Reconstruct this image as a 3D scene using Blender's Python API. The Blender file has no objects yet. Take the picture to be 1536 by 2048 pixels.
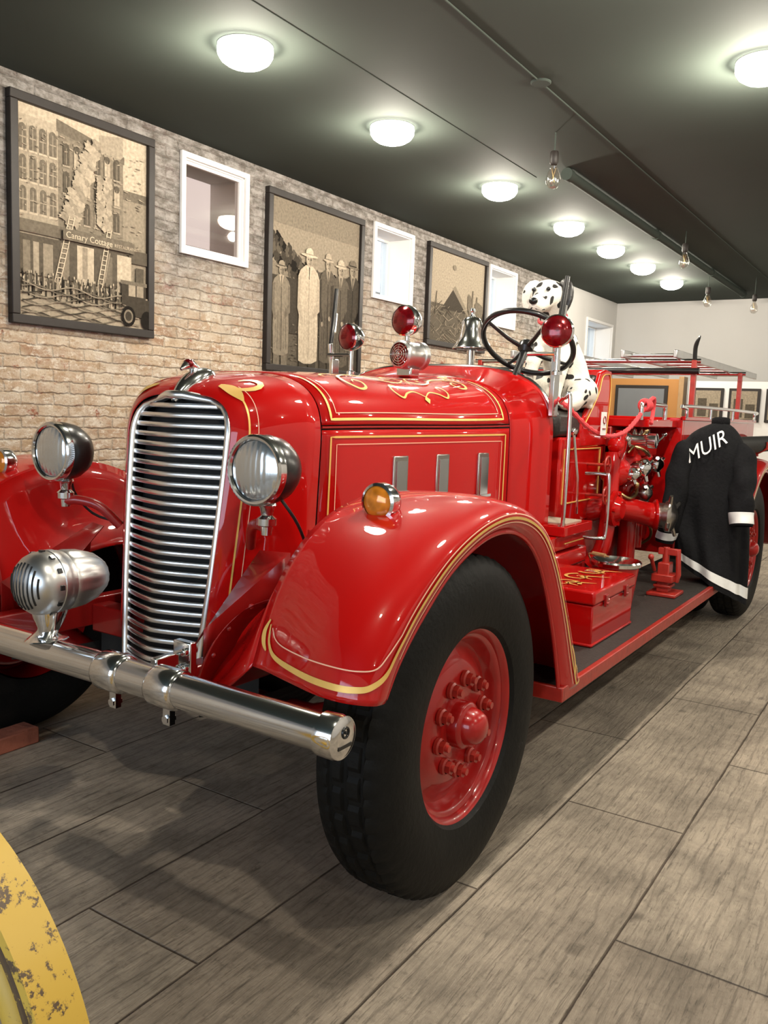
import bpy, bmesh, math, random
from mathutils import Vector, Matrix
random.seed(7)
SC=bpy.context.scene; C=SC.collection; PI=math.pi; CX=-2.13
try:
    SC.view_settings.view_transform='Standard'; SC.view_settings.look='None'; SC.view_settings.exposure=.08
except Exception: pass
def V(*a): return Vector(a)
def lerp(a,b,t): return a+(b-a)*t
# ---------------------------------------------------------------- materials
def newmat(name):
    m=bpy.data.materials.new(name); m.use_nodes=True; nt=m.node_tree
    return m,nt,nt.nodes['Principled BSDF']
def mat(name,color,rough=.5,metal=0,coat=0,var=.12,scale=14,bump=0,bscale=None,spec=.5):
    m,nt,b=newmat(name); N=nt.nodes; L=nt.links
    tc=N.new('ShaderNodeTexCoord'); no=N.new('ShaderNodeTexNoise'); no.inputs['Scale'].default_value=scale; no.inputs['Detail'].default_value=4
    L.new(tc.outputs['Object'],no.inputs['Vector'])
    mx=N.new('ShaderNodeMix'); mx.data_type='RGBA'
    mx.inputs['A'].default_value=(*[c*(1-var) for c in color],1); mx.inputs['B'].default_value=(*[min(1,c*(1+var)) for c in color],1)
    L.new(no.outputs['Fac'],mx.inputs['Factor']); L.new(mx.outputs['Result'],b.inputs['Base Color'])
    b.inputs['Roughness'].default_value=rough; b.inputs['Metallic'].default_value=metal; b.inputs['Specular IOR Level'].default_value=spec
    b.inputs['Coat Weight'].default_value=coat; b.inputs['Coat Roughness'].default_value=.02
    if bump:
        n2=no
        if bscale:
            n2=N.new('ShaderNodeTexNoise'); n2.inputs['Scale'].default_value=bscale; n2.inputs['Detail'].default_value=5; L.new(tc.outputs['Object'],n2.inputs['Vector'])
        bp=N.new('ShaderNodeBump'); bp.inputs['Strength'].default_value=bump; bp.inputs['Distance'].default_value=.01
        L.new(n2.outputs['Fac'],bp.inputs['Height']); L.new(bp.outputs['Normal'],b.inputs['Normal'])
    return m
RED=mat('red_enamel',(.39,.0025,.002),.45,0,1.0,.04,3,spec=.06)
DRED=mat('dull_red_paint',(.25,.006,.005),.32,0,.3,.25,9)
WRED=mat('worn_red_paint',(.34,.020,.012),.38,0,.2,.4,22,.15)
CHR=mat('chrome',(.74,.74,.74),.12,1,0,.08,8)
GCHR=mat('grille_chrome',(.90,.90,.90),.28,1,0,.06,8)
DCHR=mat('aged_nickel',(.50,.47,.43),.25,1,0,.25,14)
ALU=mat('satin_aluminium',(.58,.58,.57),.34,1,0,.14,12)
BLK=mat('black_enamel',(.010,.010,.010),.3,0,.15,.2,5,spec=.35)
RUB=mat('tyre_rubber',(.0055,.0055,.005),.6,0,0,.4,18,.2,bscale=60,spec=.18)
DRK=mat('shadow_black',(.008,.008,.008),.8,0,0,.2,8)
GOLD=mat('gold_leaf',(.72,.45,.12),.40,.3,0,.15,25)
PINK=mat('fine_stripe',(.75,.42,.28),.4,0,0,.1,20)
TREAD=mat('ribbed_rubber_mat',(.024,.020,.017),.6,0,0,.4,20,.4,bscale=80)
WHITE=mat('white_paint',(.72,.71,.69),.45,0,0,.04,4)
PLAS=mat('grey_white_plaster',(.50,.49,.47),.85,0,0,.05,2)
TANM=mat('tan_linoleum',(.42,.34,.26),.6,0,0,.15,12)
ORG_=mat('orange_wall_paint',(.38,.17,.04),.6,0,0,.06,3)
GRY=mat('grey_panel',(.13,.14,.15),.5,0,0,.1,4)
FRM=mat('black_wood_frame',(.018,.014,.012),.5,0,0,.3,20,spec=.3)
COATM=mat('black_wool',(.009,.009,.010),.95,0,0,.3,40,.4,bscale=60,spec=.15)
REFL=mat('reflective_white',(.78,.78,.76),.4,0,0,.1,40)
ROPE=mat('red_rope',(.68,.05,.06),.6,0,0,.2,120,.4,bscale=200)
BRK1=mat('red_brick_block',(.30,.09,.05),.85,0,0,.3,30,.5)
LEATH=mat('black_leather',(.016,.014,.013),.4,0,0,.2,30,.2,bscale=90)
BRONZE=mat('brass_fitting',(.45,.33,.16),.3,1,0,.2,14)
WOOD=mat('varnished_wood',(.33,.20,.09),.45,0,0,.3,15)
def lensmat(name,col,rough=.12,metal=.25):
    m,nt,b=newmat(name); N=nt.nodes;L=nt.links
    tc=N.new('ShaderNodeTexCoord'); v=N.new('ShaderNodeTexVoronoi'); v.inputs['Scale'].default_value=45
    L.new(tc.outputs['Object'],v.inputs['Vector'])
    mx=N.new('ShaderNodeMix'); mx.data_type='RGBA'; mx.inputs['A'].default_value=(*[c*.5 for c in col],1); mx.inputs['B'].default_value=(*col,1)
    L.new(v.outputs['Distance'],mx.inputs['Factor']); L.new(mx.outputs['Result'],b.inputs['Base Color'])
    bp=N.new('ShaderNodeBump'); bp.inputs['Strength'].default_value=.25; bp.inputs['Distance'].default_value=.003
    L.new(v.outputs['Distance'],bp.inputs['Height']); L.new(bp.outputs['Normal'],b.inputs['Normal'])
    b.inputs['Roughness'].default_value=rough; b.inputs['Coat Weight'].default_value=.6
    b.inputs['Metallic'].default_value=metal
    return m
LRED=lensmat('red_glass',(.20,.002,.006),.15,.5); LAMB=lensmat('amber_glass',(.80,.26,.02))
def ribbed_lens():
    m,nt,b=newmat('clear_lamp_lens'); N=nt.nodes;L=nt.links
    tc=N.new('ShaderNodeTexCoord'); w=N.new('ShaderNodeTexWave'); w.inputs['Scale'].default_value=16; w.bands_direction='X'; w.inputs['Distortion'].default_value=1.5
    L.new(tc.outputs['Object'],w.inputs['Vector'])
    bp=N.new('ShaderNodeBump'); bp.inputs['Strength'].default_value=.18; bp.inputs['Distance'].default_value=.004
    L.new(w.outputs['Fac'],bp.inputs['Height']); L.new(bp.outputs['Normal'],b.inputs['Normal'])
    b.inputs['Base Color'].default_value=(.60,.63,.64,1); b.inputs['Metallic'].default_value=.88; b.inputs['Roughness'].default_value=.16; b.inputs['Coat Weight'].default_value=1
    return m
LENS=ribbed_lens()
def glassmat(name,tint,fac,rough=.02):
    m=bpy.data.materials.new(name); m.use_nodes=True; nt=m.node_tree; N=nt.nodes;L=nt.links; N.clear()
    o=N.new('ShaderNodeOutputMaterial'); mx=N.new('ShaderNodeMixShader'); t=N.new('ShaderNodeBsdfTransparent'); g=N.new('ShaderNodeBsdfGlossy')
    t.inputs['Color'].default_value=(*tint,1); g.inputs['Roughness'].default_value=rough; g.inputs['Color'].default_value=(.9,.9,.9,1)
    mx.inputs['Fac'].default_value=fac
    L.new(t.outputs[0],mx.inputs[1]); L.new(g.outputs[0],mx.inputs[2]); L.new(mx.outputs[0],o.inputs['Surface']); return m
GLS=glassmat('window_glass',(.92,.95,.97),.1); BULB=glassmat('bulb_glass',(.95,.93,.9),.22,.01); GLS1=glassmat('dim_window_glass',(.66,.56,.50),.18)
def lampmat():
    m,nt,b=newmat('glowing_lamp'); b.inputs['Emission Color'].default_value=(1,.95,.82,1); b.inputs['Emission Strength'].default_value=34
    b.inputs['Base Color'].default_value=(1,1,1,1); return m
LAMP=lampmat()
def brickmat(name):
    m,nt,b=newmat(name); N=nt.nodes;L=nt.links
    tc=N.new('ShaderNodeTexCoord'); sp=N.new('ShaderNodeSeparateXYZ'); L.new(tc.outputs['Object'],sp.inputs[0])
    nd=N.new('ShaderNodeTexNoise'); nd.inputs['Scale'].default_value=11; nd.inputs['Detail'].default_value=7; nd.inputs['Roughness'].default_value=.65; L.new(tc.outputs['Object'],nd.inputs['Vector'])
    cb=N.new('ShaderNodeCombineXYZ'); L.new(sp.outputs['Y'],cb.inputs['X']); L.new(sp.outputs['Z'],cb.inputs['Y'])
    dis=N.new('ShaderNodeVectorMath'); dis.operation='SCALE'; dis.inputs['Scale'].default_value=.036; L.new(nd.outputs['Color'],dis.inputs[0])
    ad=N.new('ShaderNodeVectorMath'); ad.operation='ADD'; L.new(cb.outputs[0],ad.inputs[0]); L.new(dis.outputs[0],ad.inputs[1])
    br=N.new('ShaderNodeTexBrick'); L.new(ad.outputs[0],br.inputs['Vector'])
    for k,v in (('Scale',1),('Mortar Size',.009),('Mortar Smooth',1.0),('Brick Width',.19),('Row Height',.060),('Bias',-.05)): br.inputs[k].default_value=v
    br.inputs['Color1'].default_value=(.56,.43,.30,1); br.inputs['Color2'].default_value=(.34,.20,.12,1); br.inputs['Mortar'].default_value=(.50,.41,.30,1)
    def ramp(src,p0,p1,c0=(0,0,0,1),c1=(1,1,1,1)):
        r=N.new('ShaderNodeValToRGB'); r.color_ramp.elements[0].position=p0; r.color_ramp.elements[1].position=p1
        r.color_ramp.elements[0].color=c0; r.color_ramp.elements[1].color=c1; L.new(src,r.inputs[0]); return r.outputs[0]
    def mixc(f,a,b2):
        x=N.new('ShaderNodeMix'); x.data_type='RGBA'; L.new(f,x.inputs['Factor'])
        for k,q in (('A',a),('B',b2)):
            if isinstance(q,tuple): x.inputs[k].default_value=q
            else: L.new(q,x.inputs[k])
        return x.outputs['Result']
    def noise(s,d=6,ro=.65,w=0,vec=None):
        n=N.new('ShaderNodeTexNoise'); n.inputs['Scale'].default_value=s; n.inputs['Detail'].default_value=d; n.inputs['Roughness'].default_value=ro; n.inputs['Distortion'].default_value=w
        L.new(vec or tc.outputs['Object'],n.inputs['Vector']); return n.outputs['Fac']
    mp=N.new('ShaderNodeMapping'); mp.inputs['Scale'].default_value=(1,1,2.0); L.new(tc.outputs['Object'],mp.inputs['Vector']); flat=mp.outputs[0]
    c=mixc(ramp(noise(4.2,9,.74,0,flat),.42,.58),br.outputs['Color'],(.58,.49,.38,1))
    c=mixc(ramp(noise(8,9,.8,.2,flat),.51,.59),c,(.42,.30,.19,1))
    c=mixc(ramp(noise(15,9,.8,0,flat),.52,.59),c,(.70,.63,.53,1))
    c=mixc(ramp(noise(5.3,9,.8,.3,flat),.585,.64),c,(.34,.13,.08,1))
    c=mixc(ramp(noise(21,9,.8,0,flat),.59,.65),c,(.22,.14,.10,1))
    zz=N.new('ShaderNodeMath'); zz.operation='MULTIPLY_ADD'; zz.inputs[1].default_value=1.0; L.new(noise(1.6,5),zz.inputs[0]); L.new(sp.outputs['Z'],zz.inputs[2])
    mr=N.new('ShaderNodeMapRange'); mr.inputs['From Min'].default_value=2.25; mr.inputs['From Max'].default_value=2.9; mr.inputs['To Max'].default_value=.88; L.new(zz.outputs[0],mr.inputs['Value'])
    gray=mixc(ramp(noise(9,8,.78,0,flat),.42,.6),(.10,.095,.09,1),(.34,.325,.31,1))
    c=mixc(mr.outputs[0],c,gray)
    mo=N.new('ShaderNodeMath'); mo.operation='MULTIPLY'; L.new(br.outputs['Fac'],mo.inputs[0]); L.new(ramp(noise(8,8,.75),.42,.64,(.0,.0,.0,1),(.50,.50,.50,1)),mo.inputs[1])
    c=mixc(mo.outputs[0],c,(.16,.12,.09,1))
    L.new(c,b.inputs['Base Color']); b.inputs['Roughness'].default_value=.9; b.inputs['Specular IOR Level'].default_value=.2
    h=N.new('ShaderNodeMath'); h.operation='MULTIPLY_ADD'; h.inputs[1].default_value=-.45; L.new(br.outputs['Fac'],h.inputs[0]); L.new(noise(13,9,.78),h.inputs[2])
    bp=N.new('ShaderNodeBump'); bp.inputs['Strength'].default_value=1; bp.inputs['Distance'].default_value=.018; L.new(h.outputs[0],bp.inputs['Height']); L.new(bp.outputs['Normal'],b.inputs['Normal'])
    return m
BRICK=brickmat('old_whitewashed_brick')
FZ=.035
def floormat():
    m,nt,b=newmat('stamped_plank_concrete'); N=nt.nodes;L=nt.links
    tc=N.new('ShaderNodeTexCoord'); sp=N.new('ShaderNodeSeparateXYZ'); L.new(tc.outputs['Object'],sp.inputs[0])
    ax=N.new('ShaderNodeMath'); ax.operation='ADD'; ax.inputs[1].default_value=.591+40.4; L.new(sp.outputs['X'],ax.inputs[0])
    ay=N.new('ShaderNodeMath'); ay.operation='ADD'; ay.inputs[1].default_value=142.4; L.new(sp.outputs['Y'],ay.inputs[0])
    nd=N.new('ShaderNodeTexNoise'); nd.inputs['Scale'].default_value=2.5; nd.inputs['Detail'].default_value=6; L.new(tc.outputs['Object'],nd.inputs['Vector'])
    ds=N.new('ShaderNodeVectorMath'); ds.operation='SCALE'; ds.inputs['Scale'].default_value=.014; L.new(nd.outputs['Color'],ds.inputs[0])
    cb=N.new('ShaderNodeCombineXYZ'); L.new(ay.outputs[0],cb.inputs['X']); L.new(ax.outputs[0],cb.inputs['Y'])
    ad=N.new('ShaderNodeVectorMath'); ad.operation='ADD'; L.new(cb.outputs[0],ad.inputs[0]); L.new(ds.outputs[0],ad.inputs[1])
    br=N.new('ShaderNodeTexBrick'); L.new(ad.outputs[0],br.inputs['Vector'])
    for k,v in (('Scale',1),('Mortar Size',.0048),('Mortar Smooth',.9),('Brick Width',1.424),('Row Height',.404),('Bias',0)): br.inputs[k].default_value=v
    br.inputs['Color1'].default_value=(.43,.355,.275,1); br.inputs['Color2'].default_value=(.51,.43,.335,1); br.inputs['Mortar'].default_value=(.16,.12,.09,1)
    def mapping(sc):
        mp=N.new('ShaderNodeMapping'); mp.inputs['Scale'].default_value=sc; L.new(tc.outputs['Object'],mp.inputs['Vector']); return mp.outputs[0]
    def noise(vec,s,d,r,w=0):
        g=N.new('ShaderNodeTexNoise'); g.inputs['Scale'].default_value=s; g.inputs['Detail'].default_value=d; g.inputs['Roughness'].default_value=r; g.inputs['Distortion'].default_value=w; L.new(vec,g.inputs['Vector']); return g.outputs['Fac']
    g=noise(mapping((24,2.8,1)),1.5,9,.7,1.2); n2=noise(tc.outputs['Object'],3.4,9,.72); n3=noise(mapping((95,7,1)),1.3,7,.7,.6); n4=noise(tc.outputs['Object'],34,7,.78); n5=noise(tc.outputs['Object'],1.1,5,.6)
    def mul(a,bb,f):
        x=N.new('ShaderNodeMix'); x.data_type='RGBA'; x.blend_type='MULTIPLY'; x.inputs['Factor'].default_value=f; L.new(a,x.inputs['A']); L.new(bb,x.inputs['B']); return x.outputs['Result']
    def ramp(src,p0,p1,v0,v1):
        r=N.new('ShaderNodeValToRGB'); r.color_ramp.elements[0].position=p0; r.color_ramp.elements[1].position=p1
        r.color_ramp.elements[0].color=(v0,v0,v0,1); r.color_ramp.elements[1].color=(v1,v1,v1,1); L.new(src,r.inputs[0]); return r.outputs[0]
    wv=N.new('ShaderNodeTexWave'); wv.bands_direction='X'; wv.inputs['Scale'].default_value=6.5; wv.inputs['Distortion'].default_value=9; wv.inputs['Detail'].default_value=4; wv.inputs['Detail Scale'].default_value=.9; wv.inputs['Detail Roughness'].default_value=.65
    L.new(mapping((1,.16,1)),wv.inputs['Vector'])
    c=mul(br.outputs['Color'],ramp(g,.38,.54,.66,1.0),.5)
    c=mul(c,ramp(n2,.38,.60,.60,1.08),.85)
    c=mul(c,ramp(n5,.40,.62,.80,1.05),.8)
    c=mul(c,ramp(n3,.38,.45,.35,1.0),.6)
    c=mul(c,ramp(n4,.34,.45,.50,1.0),.6)
    c=mul(c,ramp(wv.outputs['Fac'],.0,.10,.55,1.0),.55)
    nk=N.new('ShaderNodeVectorMath'); nk.operation='ADD'; d2=N.new('ShaderNodeVectorMath'); d2.operation='SCALE'; d2.inputs['Scale'].default_value=.16; L.new(nd.outputs['Color'],d2.inputs[0]); L.new(mapping((1,.7,1)),nk.inputs[0]); L.new(d2.outputs[0],nk.inputs[1])
    vo=N.new('ShaderNodeTexVoronoi'); vo.inputs['Scale'].default_value=3.1; L.new(nk.outputs[0],vo.inputs['Vector'])
    near=ramp(vo.outputs['Distance'],.02,.075,.35,1.0)
    c=mul(c,near,.7)
    L.new(c,b.inputs['Base Color']); b.inputs['Roughness'].default_value=.6; b.inputs['Specular IOR Level'].default_value=.35
    s=N.new('ShaderNodeMath'); s.operation='MULTIPLY_ADD'; s.inputs[1].default_value=-2.0; L.new(br.outputs['Fac'],s.inputs[0]); L.new(n3,s.inputs[2])
    s2=N.new('ShaderNodeMath'); s2.operation='ADD'; L.new(s.outputs[0],s2.inputs[0]); L.new(g,s2.inputs[1])
    bp=N.new('ShaderNodeBump'); bp.inputs['Strength'].default_value=.8; bp.inputs['Distance'].default_value=.009; L.new(s2.outputs[0],bp.inputs['Height']); L.new(bp.outputs['Normal'],b.inputs['Normal'])
    return m
FLOOR=floormat()
def yellowmat(name,p):
    m,nt,b=newmat(name); N=nt.nodes;L=nt.links
    tc=N.new('ShaderNodeTexCoord'); n=N.new('ShaderNodeTexNoise'); n.inputs['Scale'].default_value=26; n.inputs['Detail'].default_value=9; n.inputs['Roughness'].default_value=.75
    L.new(tc.outputs['Object'],n.inputs['Vector']); r=N.new('ShaderNodeValToRGB'); r.color_ramp.elements[0].position=p; r.color_ramp.elements[1].position=p+.03
    r.color_ramp.elements[0].color=(.56,.36,.05,1); r.color_ramp.elements[1].color=(.09,.055,.03,1); L.new(n.outputs['Fac'],r.inputs[0]); L.new(r.outputs[0],b.inputs['Base Color']); b.inputs['Roughness'].default_value=.45; return m
CYEL=yellowmat('chipped_yellow_paint',.575); RYEL=yellowmat('rusty_yellow_edge',.42); TYEL=yellowmat('worn_yellow_tyre',.54)
def spotmat():
    m,nt,b=newmat('spotted_plush'); N=nt.nodes;L=nt.links
    tc=N.new('ShaderNodeTexCoord'); n=N.new('ShaderNodeTexNoise'); n.inputs['Scale'].default_value=14; L.new(tc.outputs['Object'],n.inputs['Vector'])
    s=N.new('ShaderNodeVectorMath'); s.operation='SCALE'; s.inputs['Scale'].default_value=.05; L.new(n.outputs['Color'],s.inputs[0])
    a=N.new('ShaderNodeVectorMath'); a.operation='ADD'; L.new(tc.outputs['Object'],a.inputs[0]); L.new(s.outputs[0],a.inputs[1])
    v=N.new('ShaderNodeTexVoronoi'); v.inputs['Scale'].default_value=15.5; L.new(a.outputs[0],v.inputs['Vector'])
    r=N.new('ShaderNodeValToRGB'); r.color_ramp.elements[0].position=.275; r.color_ramp.elements[1].position=.31
    r.color_ramp.elements[0].color=(.015,.013,.012,1); r.color_ramp.elements[1].color=(.72,.68,.60,1); L.new(v.outputs['Distance'],r.inputs[0])
    L.new(r.outputs[0],b.inputs['Base Color']); b.inputs['Roughness'].default_value=.95
    f=N.new('ShaderNodeTexNoise'); f.inputs['Scale'].default_value=160; L.new(tc.outputs['Object'],f.inputs['Vector'])
    bp=N.new('ShaderNodeBump'); bp.inputs['Strength'].default_value=.5; bp.inputs['Distance'].default_value=.005; L.new(f.outputs['Fac'],bp.inputs['Height']); L.new(bp.outputs['Normal'],b.inputs['Normal'])
    return m
SPOT=spotmat()
CEIL=mat('dark_green_ceiling',(.044,.054,.046),.85,0,0,.12,1.2,spec=.10)
SEP=[mat('sepia_tone_%d'%i,((i/10)**1.2*.50+.010,(i/10)**1.2*.42+.008,(i/10)**1.2*.31+.006),.85,0,0,.5,60,spec=.1) for i in range(11)]
# ---------------------------------------------------------------- mesh builder
ORG={}
def frames(pts,closed=False):
    n=len(pts); T=[]
    for i in range(n):
        if closed: d=pts[(i+1)%n]-pts[i-1]
        else: d=pts[min(i+1,n-1)]-pts[max(i-1,0)]
        T.append(d.normalized() if d.length>1e-9 else V(0,0,1))
    a=V(0,0,1) if abs(T[0].z)<.9 else V(1,0,0)
    u=(a-T[0]*a.dot(T[0])).normalized(); out=[]
    for t in T:
        u=(u-t*u.dot(t)); u=u.normalized() if u.length>1e-6 else V(1,0,0)
        out.append((u,t.cross(u)))
    return out
class MB:
    def __init__(s): s.v=[];s.f=[];s.m=[]
    def add(s,vs,fs,m=0):
        k=len(s.v); s.v+= [Vector(p) for p in vs]; s.f+=[[k+i for i in f] for f in fs]; s.m+=[m]*len(fs); return s
    def box(s,x0,x1,y0,y1,z0,z1,m=0):
        return s.add([(x,y,z) for x in (x0,x1) for y in (y0,y1) for z in (z0,z1)],[(0,1,3,2),(4,6,7,5),(0,4,5,1),(2,3,7,6),(0,2,6,4),(1,5,7,3)],m)
    def obox(s,c,ax,ay,az,m=0):
        c=Vector(c);vs=[c+ax*i+ay*j+az*k for i in (-1,1) for j in (-1,1) for k in (-1,1)]
        return s.add(vs,[(0,1,3,2),(4,6,7,5),(0,4,5,1),(2,3,7,6),(0,2,6,4),(1,5,7,3)],m)
    def sweep(s,pts,r,n=8,closed=False,m=0,flat=1,cap=True):
        pts=[Vector(p) for p in pts]; F=frames(pts,closed); k=len(pts); rs=r if isinstance(r,(list,tuple)) else [r]*k
        vs=[]
        for p,(u,w),q in zip(pts,F,rs):
            for j in range(n):
                a=2*PI*j/n; vs.append(p+u*math.cos(a)*q+w*math.sin(a)*q*flat)
        fs=[]
        for i in range(k if closed else k-1):
            i2=(i+1)%k
            for j in range(n):
                j2=(j+1)%n; fs.append((i*n+j,i*n+j2,i2*n+j2,i2*n+j))
        if not closed and cap: fs+= [tuple(range(n-1,-1,-1)),tuple((k-1)*n+j for j in range(n))]
        return s.add(vs,fs,m)
    def cyl(s,a,b,r,r2=None,n=24,m=0): return s.sweep([a,b],[r,r if r2 is None else r2],n,m=m)
    def lathe(s,o,axis,prof,n=36,m=0,fn=None):
        o=Vector(o);ax=Vector(axis).normalized(); a=V(0,0,1) if abs(ax.z)<.9 else V(1,0,0)
        u=(a-ax*a.dot(ax)).normalized(); w=ax.cross(u); k=len(prof); vs=[]
        for j,(r,h) in enumerate(prof):
            for i in range(n):
                t=2*PI*i/n; rr=r if fn is None else fn(r,j,i); vs.append(o+ax*h+(u*math.cos(t)+w*math.sin(t))*rr)
        return s.add(vs,[(j*n+i,j*n+(i+1)%n,(j+1)*n+(i+1)%n,(j+1)*n+i) for j in range(k-1) for i in range(n)],m)
    def grid(s,rows,m=0,closed=False):
        k=len(rows); n=len(rows[0]); vs=[p for r in rows for p in r]
        return s.add(vs,[(i*n+j,i*n+(j+1)%n,(i+1)*n+(j+1)%n,(i+1)*n+j) for i in range(k-1) for j in range(n if closed else n-1)],m)
    def sphere(s,c,r,n=20,sc=(1,1,1),m=0):
        c=Vector(c);vs=[];h=n//2
        for i in range(h+1):
            for j in range(n):
                a=PI*i/h;b=2*PI*j/n; vs.append(c+V(r*sc[0]*math.sin(a)*math.cos(b),r*sc[1]*math.sin(a)*math.sin(b),r*sc[2]*math.cos(a)))
        return s.add(vs,[(i*n+j,i*n+(j+1)%n,(i+1)*n+(j+1)%n,(i+1)*n+j) for i in range(h) for j in range(n)],m)
    def torus(s,c,axis,R,r,n=40,k=10,m=0):
        ax=Vector(axis).normalized(); a=V(0,0,1) if abs(ax.z)<.9 else V(1,0,0); u=(a-ax*a.dot(ax)).normalized(); w=ax.cross(u)
        return s.sweep([Vector(c)+(u*math.cos(2*PI*i/n)+w*math.sin(2*PI*i/n))*R for i in range(n)],r,k,True,m)
    def prism(s,pts,ext,m=0):
        n=len(pts);e=Vector(ext);p=[Vector(q) for q in pts]
        return s.add(p+[q+e for q in p],[tuple(range(n)),tuple(range(2*n-1,n-1,-1))]+[(i,(i+1)%n,n+(i+1)%n,n+i) for i in range(n)],m)
    def mirror(s):
        o=MB(); o.v=[V(2*CX-p.x,p.y,p.z) for p in s.v]; o.f=[list(reversed(f)) for f in s.f]; o.m=list(s.m); return o
    def build(s,name,mats,parent=None,org=None,sharp=38,bevel=0,solid=0,weld=True,recalc=True):
        if parent is not None: org=ORG[parent.name]
        elif org is None: org=V(0,0,0)
        org=Vector(org)
        me=bpy.data.meshes.new(name); me.from_pydata([p-org for p in s.v],[],s.f)
        ms=mats if isinstance(mats,(list,tuple)) else [mats]
        for q in ms: me.materials.append(q)
        me.polygons.foreach_set('material_index',s.m)
        bm=bmesh.new(); bm.from_mesh(me)
        if weld: bmesh.ops.remove_doubles(bm,verts=bm.verts,dist=1e-5)
        if recalc: bmesh.ops.recalc_face_normals(bm,faces=bm.faces)
        bm.to_mesh(me); bm.free()
        me.polygons.foreach_set('use_smooth',[True]*len(me.polygons)); me.set_sharp_from_angle(angle=math.radians(sharp))
        o=bpy.data.objects.new(name,me); C.objects.link(o)
        if parent is not None: o.parent=parent; o.location=(0,0,0)
        else: o.location=org
        ORG[o.name]=org
        if solid: d=o.modifiers.new('thick','SOLIDIFY'); d.thickness=solid; d.offset=-1
        if bevel:
            d=o.modifiers.new('edge','BEVEL'); d.width=bevel; d.segments=2; d.limit_method='ANGLE'; d.angle_limit=math.radians(40)
        return o
def tag(o,label,cat,group=None):
    o['label']=label;o['category']=cat
    if group:o['group']=group
    return o
def root(name,loc,label,cat,group=None):
    o=bpy.data.objects.new(name,None); C.objects.link(o); o.location=loc; o.empty_display_size=.1; ORG[o.name]=Vector(loc); return tag(o,label,cat,group)
def struct(o): o['kind']='structure'; return o
def H(tab,x):
    if x<=tab[0][0]: return tab[0][1]
    if x>=tab[-1][0]: return tab[-1][1]
    for i in range(len(tab)-1):
        if x<=tab[i+1][0]: break
    x0,y0=tab[i];x1,y1=tab[i+1];h=x1-x0
    m1=(y1-y0)/h
    a=(y0-tab[i-1][1])/(x0-tab[i-1][0]) if i>0 else m1
    b=(tab[i+2][1]-y1)/(tab[i+2][0]-x1) if i+2<len(tab) else m1
    d0=(a+m1)/2 if a*m1>0 else 0; d1=(b+m1)/2 if b*m1>0 else 0
    t=(x-x0)/h
    return (2*t**3-3*t*t+1)*y0+(t**3-2*t*t+t)*h*d0+(-2*t**3+3*t*t)*y1+(t**3-t*t)*h*d1
def sm(x): x=min(max(x,0),1); return x*x*(3-2*x)
def cr(P,t):
    n=len(P)-1; f=min(max(t,0),1)*n; i=min(int(f),n-1); u=f-i
    p0=P[max(i-1,0)];p1=P[i];p2=P[i+1];p3=P[min(i+2,n)]
    return tuple(.5*((2*b)+(-a+c)*u+(2*a-5*b+4*c-d)*u*u+(-a+3*b-3*c+d)*u**3) for a,b,c,d in zip(p0,p1,p2,p3))
def crv(P,n): return [Vector(cr(P,i/(n-1))) for i in range(n)]
def cr2(P,n): return [cr(P,i/(n-1)) for i in range(n)]
def lin(a,b,n): return [a+(b-a)*i/(n-1) for i in range(n)]
def stripe(mb,S,path,width,center,lift=.0035,m=0):
    pts=[];nor=[]
    for (a,b) in path:
        p=S(a,b);e=1e-3; da=S(a+e,b)-S(a-e,b); db=S(a,b+e)-S(a,b-e); n=da.cross(db)
        n=n.normalized() if n.length>1e-12 else V(0,0,1)
        if n.dot(p-center(p))<0:n=-n
        pts.append(p);nor.append(n)
    rows=[];k=len(pts); ws=width if isinstance(width,list) else [width]*k
    for i in range(k):
        t=(pts[min(i+1,k-1)]-pts[max(i-1,0)]); t=t.normalized() if t.length>1e-9 else V(0,1,0)
        sd=nor[i].cross(t).normalized(); q=pts[i]+nor[i]*lift; rows.append([q-sd*ws[i]/2,q+sd*ws[i]/2])
    mb.grid(rows,m)
def textmesh(s,size):
    cu=bpy.data.curves.new('t','FONT'); cu.body=s; cu.size=size; cu.resolution_u=3
    o=bpy.data.objects.new('t',cu); C.objects.link(o); bpy.context.view_layer.update()
    me=bpy.data.meshes.new_from_object(o.evaluated_get(bpy.context.evaluated_depsgraph_get()))
    vs=[v.co.copy() for v in me.vertices]; fs=[list(p.vertices) for p in me.polygons]
    bpy.data.objects.remove(o); bpy.data.curves.remove(cu); bpy.data.meshes.remove(me); return vs,fs
# ---------------------------------------------------------------- room
WX=-3.9; CH=2.95; YB=11.64; XR=3.4; YF=-2.8
struct(MB().box(WX-.3,XR,YF,YB,-.1,FZ).build('floor',FLOOR))
struct(MB().box(WX-.3,XR,YF,YB,CH,CH+.1).build('ceiling',CEIL))
wins=[(3.73,4.26),(5.77,6.32),(7.82,8.41)]; WZ0,WZ1=2.31,2.84
w=MB(); w.box(WX-.3,WX,YF,9.8,0,WZ0); w.box(WX-.3,WX,YF,9.8,WZ1,CH)
ys=[YF]+[a for b in wins for a in b]+[9.8]
for i in range(0,len(ys),2): w.box(WX-.3,WX,ys[i],ys[i+1],WZ0,WZ1)
struct(w.build('wall_left',BRICK,weld=False))
w=MB(); fy0,fy1,fz0,fz1=10.5,11.45,1.9,2.62
w.box(WX-.3,WX+.04,9.8,YB,0,fz0);w.box(WX-.3,WX+.04,9.8,YB,fz1,CH);w.box(WX-.3,WX+.04,9.8,fy0,fz0,fz1);w.box(WX-.3,WX+.04,fy1,YB,fz0,fz1)
struct(w.build('wall_left_far',PLAS,weld=False))
struct(MB().box(WX-.3,XR,YB,YB+.2,0,CH).build('wall_back',PLAS))
struct(MB().box(XR,XR+.2,YF,YB,0,CH).build('wall_right',PLAS))
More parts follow.
